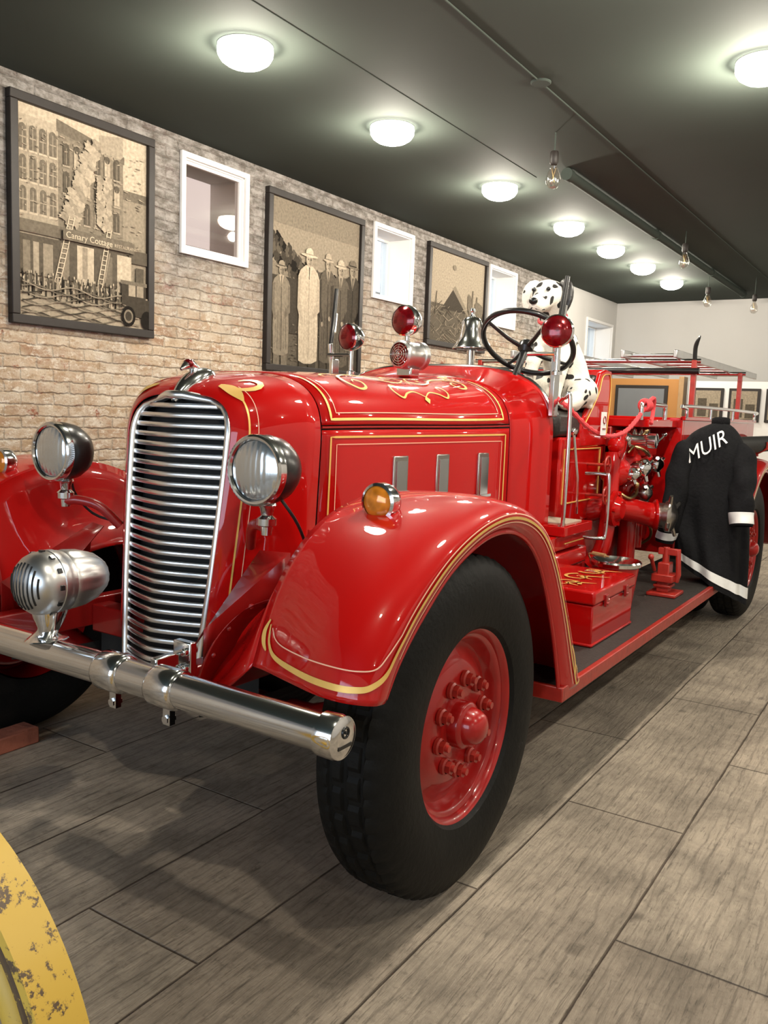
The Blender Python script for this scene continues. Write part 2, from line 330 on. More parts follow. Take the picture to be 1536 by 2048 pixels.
w=MB(); w.box(WX-.3,XR,YF-.2,YF,0,.7); w.box(WX-.3,XR,YF-.2,YF,2.6,CH); w.box(WX-.3,-3.6,YF-.2,YF,.7,2.6); w.box(.6,XR,YF-.2,YF,.7,2.6)
struct(w.build('wall_front',PLAS,weld=False))
w=MB()
for x in (-3.6,-2.22,-.84,.54): w.box(x,x+.06,YF-.12,YF-.06,.7,2.6)
w.box(-3.6,.6,YF-.12,YF-.06,.7,.76); w.box(-3.6,.6,YF-.12,YF-.06,2.54,2.6)
struct(w.build('window_5',WHITE,weld=False))  # window added behind the camera, out of view, to carry the cool fill light
struct(MB().box(WX-1.6,WX-1.5,YF,YB,-.1,2.7).build('wall_outside',BRICK))
def window(i,y0,y1,z0,z1,x=WX,g_=None,dp=.225):
    o=MB(); g=.028
    for a in ((y0-g,y1+g,z1-.005,z1+g),(y0-g,y1+g,z0-g,z0+.005),(y0-g,y0+.005,z0,z1),(y1-.005,y1+g,z0,z1)): o.box(x,x+.022,*a)
    o.box(x-.29,x,y0,y0+.012,z0,z1);o.box(x-.29,x,y1-.012,y1,z0,z1);o.box(x-.29,x,y0,y1,z0,z0+.012);o.box(x-.29,x,y0,y1,z1-.012,z1)
    f=struct(o.build('window_%d'%i,WHITE,weld=False,bevel=.003))
    s=MB()
    for a in ((y0+.012,y1-.012,z1-.030,z1-.012),(y0+.012,y1-.012,z0+.012,z0+.030),(y0+.012,y0+.030,z0+.030,z1-.030),(y1-.030,y1-.012,z0+.030,z1-.030)): s.box(x-dp-.015,x-dp+.015,*a)
    s.build('sash',WHITE,f,weld=False)
    MB().box(x-dp-.002,x-dp+.002,y0+.026,y1-.026,z0+.026,z1-.026).build('pane',g_ or GLS,f)
for i,(a,b) in enumerate(wins): window(i+1,a,b,WZ0,WZ1,g_=GLS1 if i==0 else None,dp=.03 if i==0 else .225)
window(4,fy0,fy1,fz0,fz1,WX+.04)
# ---------------------------------------------------------------- framed photographs
def picture(y0,y1,z0,z1,shapes,label,texts=(),fw=.045):
    r=root('framed_photograph',(WX,(y0+y1)/2,z0),label,'picture','large black framed sepia photographs')
    f=MB(); x0,x1=WX,WX+.04
    f.box(x0,x1,y0,y1,z1-fw,z1);f.box(x0,x1,y0,y1,z0,z0+fw);f.box(x0,x1,y0,y0+fw,z0+fw,z1-fw);f.box(x0,x1,y1-fw,y1,z0+fw,z1-fw)
    f.build('frame',FRM,r,weld=False,bevel=.004)
    p=MB(); a0,a1,b0,b1=y0+fw,y1-fw,z0+fw,z1-fw
    p.box(WX+.002,WX+.016,a0,a1,b0,b1,6); x=WX+.0163
    def P(u,v): return (x,lerp(a0,a1,min(max(u,0),1)),lerp(b0,b1,min(max(v,0),1)))
    for poly,g in shapes:
        x+=.00003; p.add([P(u,v) for u,v in poly],[tuple(range(len(poly)))],g)
    for s,u,v,size,g in texts:
        x+=.0003; vs,fs=textmesh(s,size); p.add([(x,P(u,v)[1]+q.x,P(u,v)[2]+q.y) for q in vs],fs,g)
    p.build('print',SEP,r,weld=False,recalc=False)
    return r
def R(u0,u1,v0,v1,g): return ([(u0,v0),(u1,v0),(u1,v1),(u0,v1)],g)
def E(cu,cv,ru,rv,g,n=16,w=0): return ([(cu+ru*(1+w*math.sin(3*k))*math.cos(2*PI*k/n),cv+rv*(1+w*math.cos(5*k))*math.sin(2*PI*k/n)) for k in range(n)],g)
def Ln(u0,v0,u1,v1,w,g):
    d=math.hypot(u1-u0,v1-v0) or 1e-6; a,b=-(v1-v0)/d*w/2,(u1-u0)/d*w/2
    return ([(u0+a,v0+b),(u1+a,v1+b),(u1-a,v1-b),(u0-a,v0-b)],g)
rd=random.Random(3)
S1=[R(0,1,0,1,8),R(0,.30,.25,.93,6),R(0,.31,.9,.95,7),([(.29,.3),(.80,.3),(.80,.88),(.29,.96)],4),([(.28,.92),(.81,.86),(.81,.90),(.28,.98)],3),R(.8,1,.2,.72,5),R(.8,1,.68,.73,3),([(.62,.88),(.75,.86),(.80,.9),(.80,1),(.6,.97)],6)]
for r_ in range(3):
    for c_ in range(4):
        u=.02+c_*.07; v=.50+r_*.145; S1+=[R(u-.008,u+.055,v-.012,v-.002,8),R(u,u+.045,v,v+.10,3),E(u+.0225,v+.10,.0225,.018,3,8),R(u+.02,u+.025,v,v+.10,6),R(u,u+.045,v+.05,v+.056,6),R(u+.05,u+.056,v-.01,v+.12,7)]
for r_ in range(3):
    for c_ in range(6):
        u=.325+c_*.079; v=.50+r_*.135; S1+=[R(u-.006,u+.052,v-.012,v-.002,6),R(u-.004,u+.05,v+.10,v+.112,5),R(u,u+.046,v,v+.085,2 if (r_+c_)%3 else 7),E(u+.023,v+.085,.023,.02,2,8),R(u+.021,u+.025,v,v+.08,5)]
for k in range(160): u=rd.random()*.96;v=rd.random()*.5+.42; S1.append(Ln(u,v,u+.03*rd.random()+.006,v+.014*(rd.random()-.5),.003+.003*rd.random(),rd.choice([3,4,5,6,7])))
S1+=[R(0,.3,.40,.46,3),R(.3,.87,.39,.46,3),R(.84,1,.35,.42,2),R(0,.82,.2,.39,2),R(.03,.08,.2,.36,4),R(.1,.14,.2,.36,6),R(.17,.24,.2,.36,5),R(.30,.36,.2,.38,4),R(.42,.55,.19,.385,8),R(.46,.50,.22,.38,5),R(.6,.7,.2,.36,3),R(.74,.86,.18,.38,8),R(.9,.97,.2,.33,2),Ln(.63,.2,.68,.38,.01,5)]
for k in range(80):
    t=k/80; S1.append(E(.36+.05*math.sin(k*2.1)*(1-.3*t)+.2*t,.49+.42*t+.02*math.sin(k*1.3),.028+.012*math.sin(k),.020+.008*math.cos(k*1.7),[7,6,7,5,6][k%5],12,.28))
for k in range(46):
    t=k/46; S1.append(E(.63+.045*math.sin(k*1.3),.50+.26*t,.022,.018,[7,6,6,5][k%4],12,.28))
for (u0,v0,u1,v1) in ((.24,.16,.36,.52),(.28,.16,.40,.52),(.56,.14,.66,.50),(.60,.14,.69,.50)): S1.append(Ln(u0,v0,u1,v1,.007,9))
for k in range(14): S1+=[Ln(.245+.0088*k,.18+.025*k,.285+.0088*k,.18+.025*k,.005,9),Ln(.563+.0072*k,.16+.025*k,.603+.0066*k,.16+.025*k,.005,9)]
S1.append(R(0,1,0,.17,6))
for k in range(90):
    u=.01+.0098*k+.01*math.sin(k*3); v=.150+.03*math.sin(k*1.7); g=[1,0,2,6,1,3][k%6]; S1+=[([(u-.006,v-.035),(u+.006,v-.035),(u+.007,v+.02),(u+.003,v+.03),(u-.003,v+.03),(u-.007,v+.02)],g),E(u,v+.036,.005,.008,[6,1,8][k%3],8)]
for k in range(12):
    v0=.005+.013*k; ph=k*1.9
    for q in range(18): S1.append(Ln(.01+.05*q,v0+.016*math.sin(q*.8+ph),.065+.05*q,v0+.016*math.sin((q+1)*.8+ph),.006,[1,3,5][k%3]))
S1+=[R(.80,1,.06,.16,1),R(.76,.97,.12,.24,1),R(.82,.88,.17,.23,6),R(.89,.95,.17,.23,5),R(.75,.98,.23,.25,3),E(.82,.06,.06,.055,0),E(.82,.06,.04,.037,4),E(.82,.06,.028,.026,1),E(.98,.05,.05,.05,0)]
S1+=[R(.30,.87,.398,.452,3)]
picture(2.58,3.48,1.76,2.86,S1,'framed sepia photograph of a street fire with ladders against brick buildings',[('Canary Cottage',.32,.410,.046,10),('RESTAURANT',.70,.413,.025,8)])
S2=[R(0,1,0,1,4),R(0,1,.45,1,4),R(0,1,.62,1,5),R(0,1,.85,1,4),R(0,1,0,.3,2)]
for k in range(90): S2.append(E(.0+.0062*k+.02*math.sin(k*5),.74-.0030*k+.06*math.sin(k*2.3),.026,.032,[1,0,1,2][k%4],14,.28))
for k in range(70): S2.append(E(.5+.0078*k,.54+.05*math.sin(k*1.7),.026,.036,[1,2,1,0][k%4],14,.28))
S2+=[R(0,1,.2,.54,1)]
for k in range(110): u=rd.random();v=rd.random()*.27; S2.append(Ln(u,v,u+.02,v+.012*(rd.random()-.5),.006,rd.choice([1,3,2,4])))
def man(u,base,h,coat,hatc,face=6,w=.075,leg=1,helm=False):
    P=lambda a,b:(u+w*a,base+h*b); o=[]
    o=[([P(-.75,0),P(-.1,0),P(-.05,.4),P(-.7,.4)],leg),([P(.1,0),P(.75,0),P(.7,.4),P(.05,.4)],leg),
     ([P(-.80,.16),P(-.3,.14),P(.35,.145),P(.85,.17),P(.88,.40),P(.80,.56),P(.95,.70),P(.95,.77),P(.75,.82),P(.32,.86),P(-.32,.86),P(-.75,.82),P(-.95,.77),P(-.95,.68),P(-.8,.56),P(-.86,.4)],coat),
     ([P(-.95,.77),P(-.70,.78),P(-.72,.60),P(-.50,.46),P(-.60,.42),P(-.98,.54)],max(coat-1,0)),([P(.95,.77),P(.70,.78),P(.72,.60),P(.30,.52),P(.34,.47),P(1.0,.54)],max(coat-1,0)),E(u+w*.25,base+h*.49,w*.14,h*.02,face,8),E(u-w*.55,base+h*.44,w*.12,h*.02,face,8)]
    for k in range(6): o.append(Ln(u-w*.6+w*.24*k,base+h*.2,u-w*.5+w*.2*k,base+h*(.5+.04*(k%3)),.004,max(coat-1-(k%2),0)))
    o+=[Ln(u+w*.04,base+h*.18,u,base+h*.82,.005,max(coat-3,0)),([P(-.26,.86),P(.26,.86),P(.0,.75)],min(coat+3,9)),([P(-.04,.85),P(.05,.85),P(.03,.76),P(-.02,.76)],1),
      E(u,base+h*.90,w*.30,h*.050,face,14),E(u+w*.12,base+h*.895,w*.14,h*.036,max(face-2,0),10),E(u-w*.10,base+h*.905,w*.045,h*.007,1,6),E(u+w*.12,base+h*.905,w*.045,h*.007,1,6),Ln(u-w*.08,base+h*.874,u+w*.10,base+h*.874,.003,2)]
    o+=[E(u,base+h*.932,w*(.75 if helm else .58),h*.011,hatc,14),([P(-.36,.935),P(.36,.935),P(.28,.975),P(.1,.99),P(-.15,.985),P(-.3,.97)],hatc),Ln(u-w*.34,base+h*.942,u+w*.34,base+h*.942,.006,max(hatc-4,0))]
    return o
S2+=man(.11,-.04,.68,4,5,5,.095,3)+man(.62,-.08,.84,2,7,6,.105)+man(.92,-.10,.86,1,3,5,.13)+man(.77,-.10,.84,2,8,6,.12)+man(.40,-.10,.86,8,9,7,.125,1,True)
picture(4.46,5.58,1.64,2.84,S2,'framed sepia photograph of firemen in a pale coat and helmets talking outdoors')
S3=[R(0,1,0,1,6),R(0,1,.0,.42,2),([(.2,.35),(.45,.66),(.72,.35)],1),([(.40,.62),(.45,.66),(.74,.36),(.70,.34)],4),R(.25,.68,.2,.37,2)]
for k in range(200):
    u=rd.random(); v=rd.random()*.42; S3.append(Ln(u,v,min(1,u+.08*math.sin(k)+.03),v+.07*math.cos(k*2),.006,[5,6,1,4,3][k%5]))
S3+=[Ln(.76,.2,.78,.66,.02,3),Ln(.86,.2,.86,.60,.02,3),Ln(.1,.3,.12,.55,.012,2),E(.42,.86,.03,.03,4),E(.72,.5,.04,.12,3,12,.2),E(.9,.45,.08,.1,3,12,.2)]
picture(6.58,7.72,1.99,2.87,S3,'framed sepia photograph of a burnt gabled building and rubble')
# ---------------------------------------------------------------- ceiling lamps
def light(x,y,e,label,z=2.80,vis=True):
    if vis:
        r=root('ceiling_lamp',(x,y,CH),label,'ceiling light','round flood lamps on the dark ceiling')
        MB().lathe((x,y,CH),(0,0,-1),[(0,0),(.120,0),(.121,.003),(.110,.004)]).build('trim_ring',WHITE,r)
        MB().lathe((x,y,CH),(0,0,-1),[(.112,.002),(.122,.018),(.120,.040),(.106,.062),(.080,.079),(.045,.090),(0,.094)]).build('bulb_face',LAMP,r)
    l=bpy.data.lights.new('lamp','POINT'); l.energy=e; l.color=(1,.91,.77); l.shadow_soft_size=.035
    o=bpy.data.objects.new('lamp_glow',l); C.objects.link(o); o.location=(x,y,z)
row=[2.94,4.13,5.5,6.8,7.85,8.85,9.95]; nm=['first and nearest','second','third','fourth','fifth','sixth','seventh and farthest']
for y,q in zip(row,nm): light(-2.7,y,42,'glowing round ceiling lamp, %s in the row over the fire engine'%q)
light(-.79,4.12,80,'glowing round ceiling lamp at the right edge, above the open floor')
light(-.79,2.7,80,'glowing round ceiling lamp above the open floor, just out of frame at the top')
light(-.79,1.0,60,'',vis=False)
for y in (1.6,3.6,5.6,7.6,9.4): light(1.0,y,64,'',vis=False)
light(1.8,-.8,60,'',vis=False)
def pendant(x,y,zb,label):
    r=root('pendant_bulb',(x,y,CH),label,'pendant light','bare filament pendant bulbs')
    MB().cyl((x,y,CH),(x,y,zb+.10),.004,n=8).build('cord',CEIL,r)
    MB().lathe((x,y,zb+.11),(0,0,-1),[(0,0),(.02,0),(.024,.01),(.024,.06),(.018,.07),(0,.07)],20).build('socket',FRM,r)
    MB().lathe((x,y,zb+.045),(0,0,-1),[(.016,0),(.018,.02),(.034,.055),(.041,.085),(.038,.11),(.022,.13),(0,.136)],24).build('glass_bulb',BULB,r)
    f=MB(); f.sweep([V(x+.012*math.cos(k*2.4),y+.012*math.sin(k*2.4),zb+.02-.075*(k%2)) for k in range(9)],.0012,5); f.build('filament',BRONZE,r)
pendant(-1.94,4.61,2.74,'clear filament bulb hanging nearest, above the steering wheel')
pendant(-1.92,7.4,2.74,'clear filament bulb hanging second, beyond the bright row of lamps')
pendant(-2.15,9.3,2.66,'small far filament bulb hanging beside the end of the large pipe')
pendant(-1.82,9.97,2.66,'small far filament bulb at the right edge of the ceiling')
def pipe(pts,r,label): tag(MB().sweep(pts,r,14).build('ceiling_pipe',CEIL,org=pts[0]),label,'pipe')
pipe([(-1.73,1.5,CH-.003),(-1.73,11.5,CH-.003)],.004,'thin dark conduit running the length of the ceiling, right of the big pipe')
pipe([(-2.39,2.6,CH-.001),(-2.39,5.4,CH-.001)],.002,'thin dark conduit on the ceiling beside the lamp row')
o=MB(); o.sweep([(-2.13,5.3,CH-.038),(-2.13,11.0,CH-.038)],.032,18)
for y in (5.3,7.3,9.3,10.95): o.cyl((-2.13,y-.03,CH-.038),(-2.13,y+.03,CH-.038),.038)
tag(o.build('ceiling_pipe',CEIL,org=(-2.13,5.3,CH)),'thick dark sprinkler pipe along the ceiling','pipe')
tag(MB().lathe((-1.73,3.9,CH),(0,0,-1),[(0,.010),(.044,.010),(.048,.006),(.048,0)],24).build('junction_box',CEIL,org=(-1.73,3.9,CH)),'round dark junction box on the ceiling conduit','junction box')
# ---------------------------------------------------------------- FIRE ENGINE
T=root('fire_engine',(CX,4.5,FZ),'vintage red open cab fire engine with chrome grille and gold scrollwork','fire truck')
def part(name,mb,m,parent=T,label=None,**k):
    o=mb.build(name,m,parent,**k)
    if label:o['label']=label
    return o
WT=[(2.030,.240),(2.040,.258),(2.075,.298),(2.13,.345),(2.20,.383),(2.30,.418),(3.51,.52),(3.62,.565),(3.75,.625)]
ZT=[(2.030,1.430),(2.040,1.446),(2.075,1.470),(2.13,1.490),(2.20,1.505),(2.30,1.518),(3.51,1.565),(3.62,1.585),(3.75,1.63)]
EE=.60; ZS=1.25
def hoodS(s,y):
    w=H(WT,y);zc=H(ZT,y);z0=.62
    if s<1: z=z0+(ZS-z0)*s;x=w
    elif s<=2:
        th=(s-1)*PI;c=math.cos(th);x=w*math.copysign(abs(c)**EE,c);z=ZS+(zc-ZS)*max(math.sin(th),0)**EE
    else: z=ZS+(z0-ZS)*(s-2);x=-w
    fr=min(max((2.35-y)/.32,0),1)
    x*=1-.26*fr*max(0,1.3-z)
    return V(CX+x,y+.1*fr*(z-1.4),z)
hc=lambda p:V(CX,p.y+.3,1.0)
def s_of_x(x,y):
    w=H(WT,y); a=math.acos(min(1,(abs(x)/w))**(1/EE)); return 1+a/PI if x>0 else 2-a/PI
SS=lin(0,1,8)[:-1]+[1+k for k in (0,.004,.012,.025,.04)]+lin(1.056,1.944,61)+[2-k for k in (.04,.025,.012,.004,0)]+lin(2,3,8)[1:]
def patch(s_list,y_list): 
    m=MB(); m.grid([[hoodS(s,y) for s in s_list] for y in y_list]); return m
ysh=[2.030,2.031,2.034,2.040,2.052,2.068,2.09,2.115,2.145,2.18,2.22,2.27]
part('radiator_shell',patch(SS,ysh),RED,solid=.004)
part('hood_top',patch([s for s in SS if 1.05<s<1.95],lin(2.276,3.505,14)),RED,solid=.004)
sd=[s for s in SS if s<=1.04]
part('hood_side_panel',patch(sd,lin(2.276,3.505,14)),RED,solid=.004)
part('hood_side_panel',patch([s for s in SS if s>=1.96],lin(2.276,3.505,14)),RED,solid=.004)
part('cowl',patch(SS,[3.512,3.54,3.57,3.6,3.64,3.68,3.72,3.75]),RED,solid=.004)
def inner(s,y):
    p=hoodS(s,y); return V(CX+(p.x-CX)*.975,p.y,1.0+(p.z-1.0)*.975)
m=MB(); m.grid([[inner(s,y) for s in SS] for y in lin(2.06,3.74,12)]); part('hood_gap_dark_sheet',m,DRK)  # black sheet added under the panels so their gaps read as shaded seams
m=MB(); m.add([hoodS(s,3.748) for s in SS],[tuple(range(len(SS)))]); part('dashboard',m,DRED)
for s0 in (1.048,1.952):
    m=MB(); m.sweep([hoodS(s0,y) for y in lin(2.276,3.505,20)],.004,6); part('hood_hinge_bead',m,DRED)
m=MB(); m.sweep([hoodS(s,3.745)+V(0,.004,0) for s in SS if 1.1<s<1.9],.009,8); part('windshield_rail',m,CHR)
g=MB(); pk=MB()
for sgn in (0,1):
    f=(lambda s:s) if sgn==0 else (lambda s:3-s)
    P=[(f(s),2.295+.02) for s in lin(1.35,1.075,20)]+[(f(1.075),y) for y in lin(2.33,3.45,30)]+[(f(s),3.465) for s in lin(1.075,1.35,20)]
    stripe(g,hoodS,P,.009,hc)
    P=[(f(s),2.34) for s in lin(1.33,1.10,20)]+[(f(1.10),y) for y in lin(2.35,3.42,30)]+[(f(s),3.435) for s in lin(1.10,1.33,20)]
    stripe(pk,hoodS,P,.003,hc)
    P=[(f(s),2.31) for s in lin(.1,1.022,20)]+[(f(1.022),y) for y in lin(2.33,3.46,30)]+[(f(s),3.475) for s in lin(1.022,.1,20)]
    stripe(g,hoodS,P,.007,hc)
    P=[(f(s),2.335) for s in lin(.1,1.008,20)]+[(f(1.008),y) for y in lin(2.345,3.44,30)]+[(f(s),3.45) for s in lin(1.008,.1,20)]
    stripe(pk,hoodS,P,.003,hc)
    P=[(f(s),2.065) for s in lin(.03,1,24)+lin(1.004,1.40,24)]
    stripe(g,hoodS,P,[.006]*36+[.006+.034*math.sin(PI*k/12) for k in range(12)],hc)
    P=[(f(s),2.085) for s in lin(.03,1,24)+lin(1.004,1.33,20)]; stripe(pk,hoodS,P,.0025,hc)
    P=[(f(1.33+.05*math.cos(k*.45)),2.11+.035*math.sin(k*.45)) for k in range(12)]; stripe(g,hoodS,P,[.004+.018*math.sin(PI*k/11) for k in range(12)],hc)
def hxy(y,x): return (s_of_x(x,y),y)
for xs in (1,-1):
    def addp(pts,w0=.02):
        k=len(pts); stripe(g,hoodS,[hxy(y,xs*x) for y,x in pts],[w0*(.3+.7*math.sin(PI*min(1,(i+1)/k))**.7) for i in range(k)],hc,lift=.005)
    for d in (1,-1):
        Y=lambda q:2.93+d*q
        addp([(Y(q),x) for q,x in cr2([(.0,.30),(.07,.335),(.15,.33),(.24,.285),(.33,.262),(.41,.285),(.435,.335),(.405,.378),(.36,.375),(.345,.342),(.372,.322),(.392,.340)],90)],.013)
        addp([(Y(q),x) for q,x in cr2([(.0,.415),(.06,.395),(.12,.402),(.17,.418),(.205,.395),(.190,.362),(.160,.366),(.163,.388)],50)],.009)
        addp([(Y(q),x) for q,x in cr2([(.0,.340),(.035,.295),(.08,.265),(.125,.278),(.125,.305),(.095,.305)],36)],.009)
        addp([(Y(q),x) for q,x in cr2([(.39,.272),(.44,.25),(.49,.262),(.485,.285)],18)],.009)
    for cy,cx,ry,rx in ((2.93,.425,.02,.014),(3.40,.22,.045,.03)):
        pp=[hxy(cy+ry*a,xs*(cx+rx*b)) for a,b in ((-1,0),(0,.8),(1,0),(0,-.8))]
        g.add([hoodS(*q)+V(xs*.002,0,.006) for q in pp],[(0,1,2,3)])
part('gold_scrollwork',g,GOLD,weld=False); part('pinstripe',pk,PINK,weld=False)
for yv in (2.69,3.0,3.325):
    for sg in (1,-1):
        x=H(WT,yv)*sg+CX; v=MB(); v.box(x-.006,x+.006,yv-.05,yv+.05,1.03,1.235)
        o=part('hood_vent',v,DCHR,bevel=.004); sx=x+.0065*sg
        q=MB(); q.box(min(sx,sx+.003*sg),max(sx,sx+.003*sg),yv-.035,yv+.035,1.05,1.215); q.box(min(sx,sx+.01*sg),max(sx,sx+.01*sg),yv-.04,yv+.055,1.045,1.056); q.build('louver',CHR,o)
# grille
GH=[(.53,.172),(.8,.197),(1.1,.216),(1.27,.222),(1.34,.215),(1.38,.192),(1.403,.15),(1.416,.085),(1.42,.04)]
def gh(z): return H(GH,z)
def gy(z,f): return 1.900+(z-.53)*.1+.9*max(0,z-1.28)**2+.06*abs(f)**1.35
m=MB(); NS=27
for i in range(NS):
    z=.557+i*(1.390-.557)/(NS-1); h=gh(z); rows=[]
    for f in lin(-1,1,17):
        rows.append([V(CX+h*f,gy(z,f)+.007*math.copysign(abs(math.cos(a))**.8,math.cos(a)),z+.0085*math.copysign(abs(math.sin(a))**.6,math.sin(a))) for a in lin(0,2*PI,17)[:-1]])
    m.grid(rows,closed=True)
gr=part('grille',m,GCHR,sharp=60)
m=MB(); out=[V(CX+gh(z),gy(z,1)-.006,z) for z in lin(.53,1.41,40)]+[V(CX+gh(1.42)*f,gy(1.42,f*.3)-.004,1.425) for f in lin(.9,-.9,5)]+[V(CX-gh(z),gy(z,1)-.006,z) for z in lin(1.41,.53,40)]
out+=[V(CX+gh(.53)*f,gy(.53,f),.53) for f in lin(-.95,.95,13)]
m.sweep(out,.015,10,True); m.build('grille_surround',GCHR,gr)
m=MB(); m.grid([[V(CX+gh(z)*f,gy(z,f)+.05,z) for f in lin(-1,1,13)] for z in lin(.53,1.415,26)]); m.build('radiator_core',DRK,gr)
m=MB(); pp=[];rr=[]
for k,t in enumerate(lin(0,1,14)):
    pp.append(V(CX,2.005+.19*t,1.402+.098*math.sin(t*PI/2)**.8)); rr.append(.006+.030*math.sin(PI*min(1,t+.02))**.7)
m.sweep(pp,rr,12); part('nose_strip',m,CHR)
m=MB(); m.lathe((CX,2.09,1.472),(0,0,1),[(.0,0),(.028,0),(.030,.016),(.022,.024),(.015,.030),(.013,.042),(0,.046)],24)
m.sweep([V(CX,2.11,1.517),V(CX,2.08,1.529),V(CX,2.055,1.523),V(CX,2.035,1.509)],[.009,.017,.014,.005],12)
cap=part('radiator_cap',m,CHR); m=MB(); m.sphere((CX,2.068,1.530),.018,14,(1.2,.9,.9)); m.build('emblem',LRED,cap)
# fenders
Lp=[(1.60,.745),(1.655,.82),(1.754,.908),(1.90,1.005),(2.08,1.065),(2.249,1.066),(2.39,1.01),(2.495,.907),(2.60,.73),(2.68,.54),(2.70,.47)]
Kp=[(1.480,.758),(1.535,.88),(1.645,.990),(1.82,1.090),(2.02,1.150),(2.22,1.165),(2.42,1.117),(2.57,1.0),(2.70,.82),(2.83,.62),(2.93,.475)]
FX=[(0,-1.01),(.10,-.990),(.22,-.986),(.36,-1.012),(.5,-1.07),(.66,-1.17),(.84,-1.30),(1,-1.41)]
FM=[(0,0),(.10,.22),(.22,.52),(.36,.79),(.5,.95),(.66,1.03),(.84,1.0),(1,.88)]
def fenderG(dy=0):
    def S(c,t):
        L=cr(Lp,t);K=cr(Kp,t);x=H(FX,c);mm=H(FM,c)
        mm-=(1-sm(t/.36))*.85*sm((c-.45)/.55)
        return V(x,L[0]+(K[0]-L[0])*mm+dy,L[1]+(K[1]-L[1])*mm)
    return S
fc=lambda p:V(-1.25,(2.15 if p.y<4 else 6.45),.6)
def fender(S,mir):
    TT=lin(0,1,56);CC=lin(0,1,30); m=MB(); m.grid([[S(c,t) for c in CC] for t in TT])
    f=part('fender',m.mirror() if mir else m,RED,solid=.004,sharp=60)
    r=MB(); r.sweep([S(0,t) for t in TT],.007,8); (r.mirror() if mir else r).build('rolled_edge',RED,f)
    a=MB(); rows=[]
    for t in TT:
        P=S(1,t); Q=V(-1.66,P.y,max(.60,P.z-.30)); rows.append([P.lerp(Q,k)-V(0,0,.10*math.sin(PI*k)*(P.z-.45)) for k in lin(0,1,9)])
    a.grid(rows); (a.mirror() if mir else a).build('fender_apron',RED,f,solid=.004,sharp=60)
    g=MB(); q=MB()
    def main(dc,dt): return cr2([(.95,.115+dt),(.93,.075+dt),(.87,.048+dt),(.72,.034+dt),(.55,.030+dt),(.42,.032+dt),(.32,.042+dt),(.225+dc,.075+dt*.8),(.19+dc,.14)],70)+[(.19+dc,t) for t in lin(.15,.985,60)]
    P=main(0,0); stripe(g,S,P,[.003+.012*math.sin(PI*min(1,(k+1)/70)) if k<38 else .008+.007*max(0,math.sin(PI*min(1,(k+1)/70))) for k in range(130)],fc)
    P=main(.05,.03)[8:]; stripe(q,S,P,.003,fc)
    P=[(.145,t) for t in lin(.10,.97,60)]; stripe(q,S,P,.003,fc)
    P=cr2([(.94,.058),(.965,.075),(.975,.10),(.96,.125)],16); stripe(g,S,P,[.004+.012*math.sin(PI*k/15) for k in range(16)],fc)
    P=cr2([(.19,.985),(.27,.975),(.29,.945),(.25,.93),(.235,.95)],20); stripe(g,S,P,[.004+.012*math.sin(PI*k/19) for k in range(20)],fc)
    P=cr2([(.19,.95),(.24,.90),(.22,.87)],12); stripe(g,S,P,[.004+.01*math.sin(PI*k/11) for k in range(12)],fc)
    (g.mirror() if mir else g).build('gold_stripe',GOLD,f,weld=False); (q.mirror() if mir else q).build('pinstripe',PINK,f,weld=False)
    return f
for dy in (0,4.28):
    for mir in (False,True): fender(fenderG(dy),mir)
# wheels
mat_wheel=mat('wheel_red_paint',(.34,.006,.005),.3,0,.6,.2,12,spec=.3)
def wheel(xo,yc,mir,zc=.525,RO=.485,name='wheel'):
    def B(mb): return mb.mirror() if mir else mb
    k_=RO/.52; o=V(xo,yc,zc); ax=(-1,0,0)
    d=MB(); d.lathe(o,ax,[(.258,.20),(.258,.02),(.268,.004),(.275,.0),(.277,.008),(.270,.018),(.250,.022),(.243,.030),(.240,.050),(.230,.066),(.210,.064),(.185,.044),(.160,.030),(.115,.026),(.10,.032),(.085,.032),(0,.032)],72)
    w=part(name,B(d),mat_wheel,label='red painted steel wheel with black tyre')
    t=MB(); prof=[(.290,.006),(.305,-.012),(.345,-.022),(.40,-.025),(.45,-.018),(.487,-.002),(.507,.012),(.517,.028),(.509,.033),(.509,.040),(.518,.044),(.520,.074),(.510,.079),(.510,.090),(.520,.095),(.520,.118),(.510,.123),(.510,.132),(.518,.137),(.516,.156),(.505,.176),(.485,.190),(.45,.203),(.40,.210),(.34,.206),(.285,.19)]
    n=240
    def fn(r,j,i):
        r*=k_
        if j in (6,7) or j in (18,19): return r-(.006 if i%4==0 else 0)
        if j in (10,11) and (i%6<2): return r-.007
        if j in (14,15) and ((i+3)%6<2): return r-.007
        return r
    t.lathe(o,ax,prof,n,fn=fn); B(t).build('tire',RUB,w,sharp=25)
    h=MB(); h.lathe(o,ax,[(0,-.056),(.022,-.054),(.040,-.044),(.050,-.026),(.054,-.006),(.064,-.002),(.068,.004),(.068,.04)],36); B(h).build('hub_cap',mat_wheel,w)
    for k in range(10):
        a=2*PI*k/10+.2; c=o+V(0,math.cos(a)*.130,math.sin(a)*.130); q=MB()
        q.lathe(c,(1,0,0),[(.024,-.026),(.024,-.016),(.019,-.012)],16); q.sweep([c+V(-.026,0,0),c+V(.002,0,0)],.0185,6); q.cyl(c+V(-.02,0,0),c+V(.012,0,0),.010,n=12); B(q).build('lug_nut',WRED,w)
for mir in (False,True): wheel(-1.045,2.1,mir)
for mir in (False,True): wheel(-1.06,6.43,mir,name='rear_wheel')
for mir in (False,True):
    o=MB(); o.lathe(V(-1.34,6.43,.525),(-1,0,0),[(r*.94,h) for r,h in [(.28,0),(.34,-.02),(.45,-.02),(.5,.005),(.52,.03),(.52,.15),(.5,.18),(.45,.2),(.34,.2),(.28,.18),(.28,.02),(.2,.05),(0,.05)]],64)
    part('inner_dual_tire',o.mirror() if mir else o,RUB)
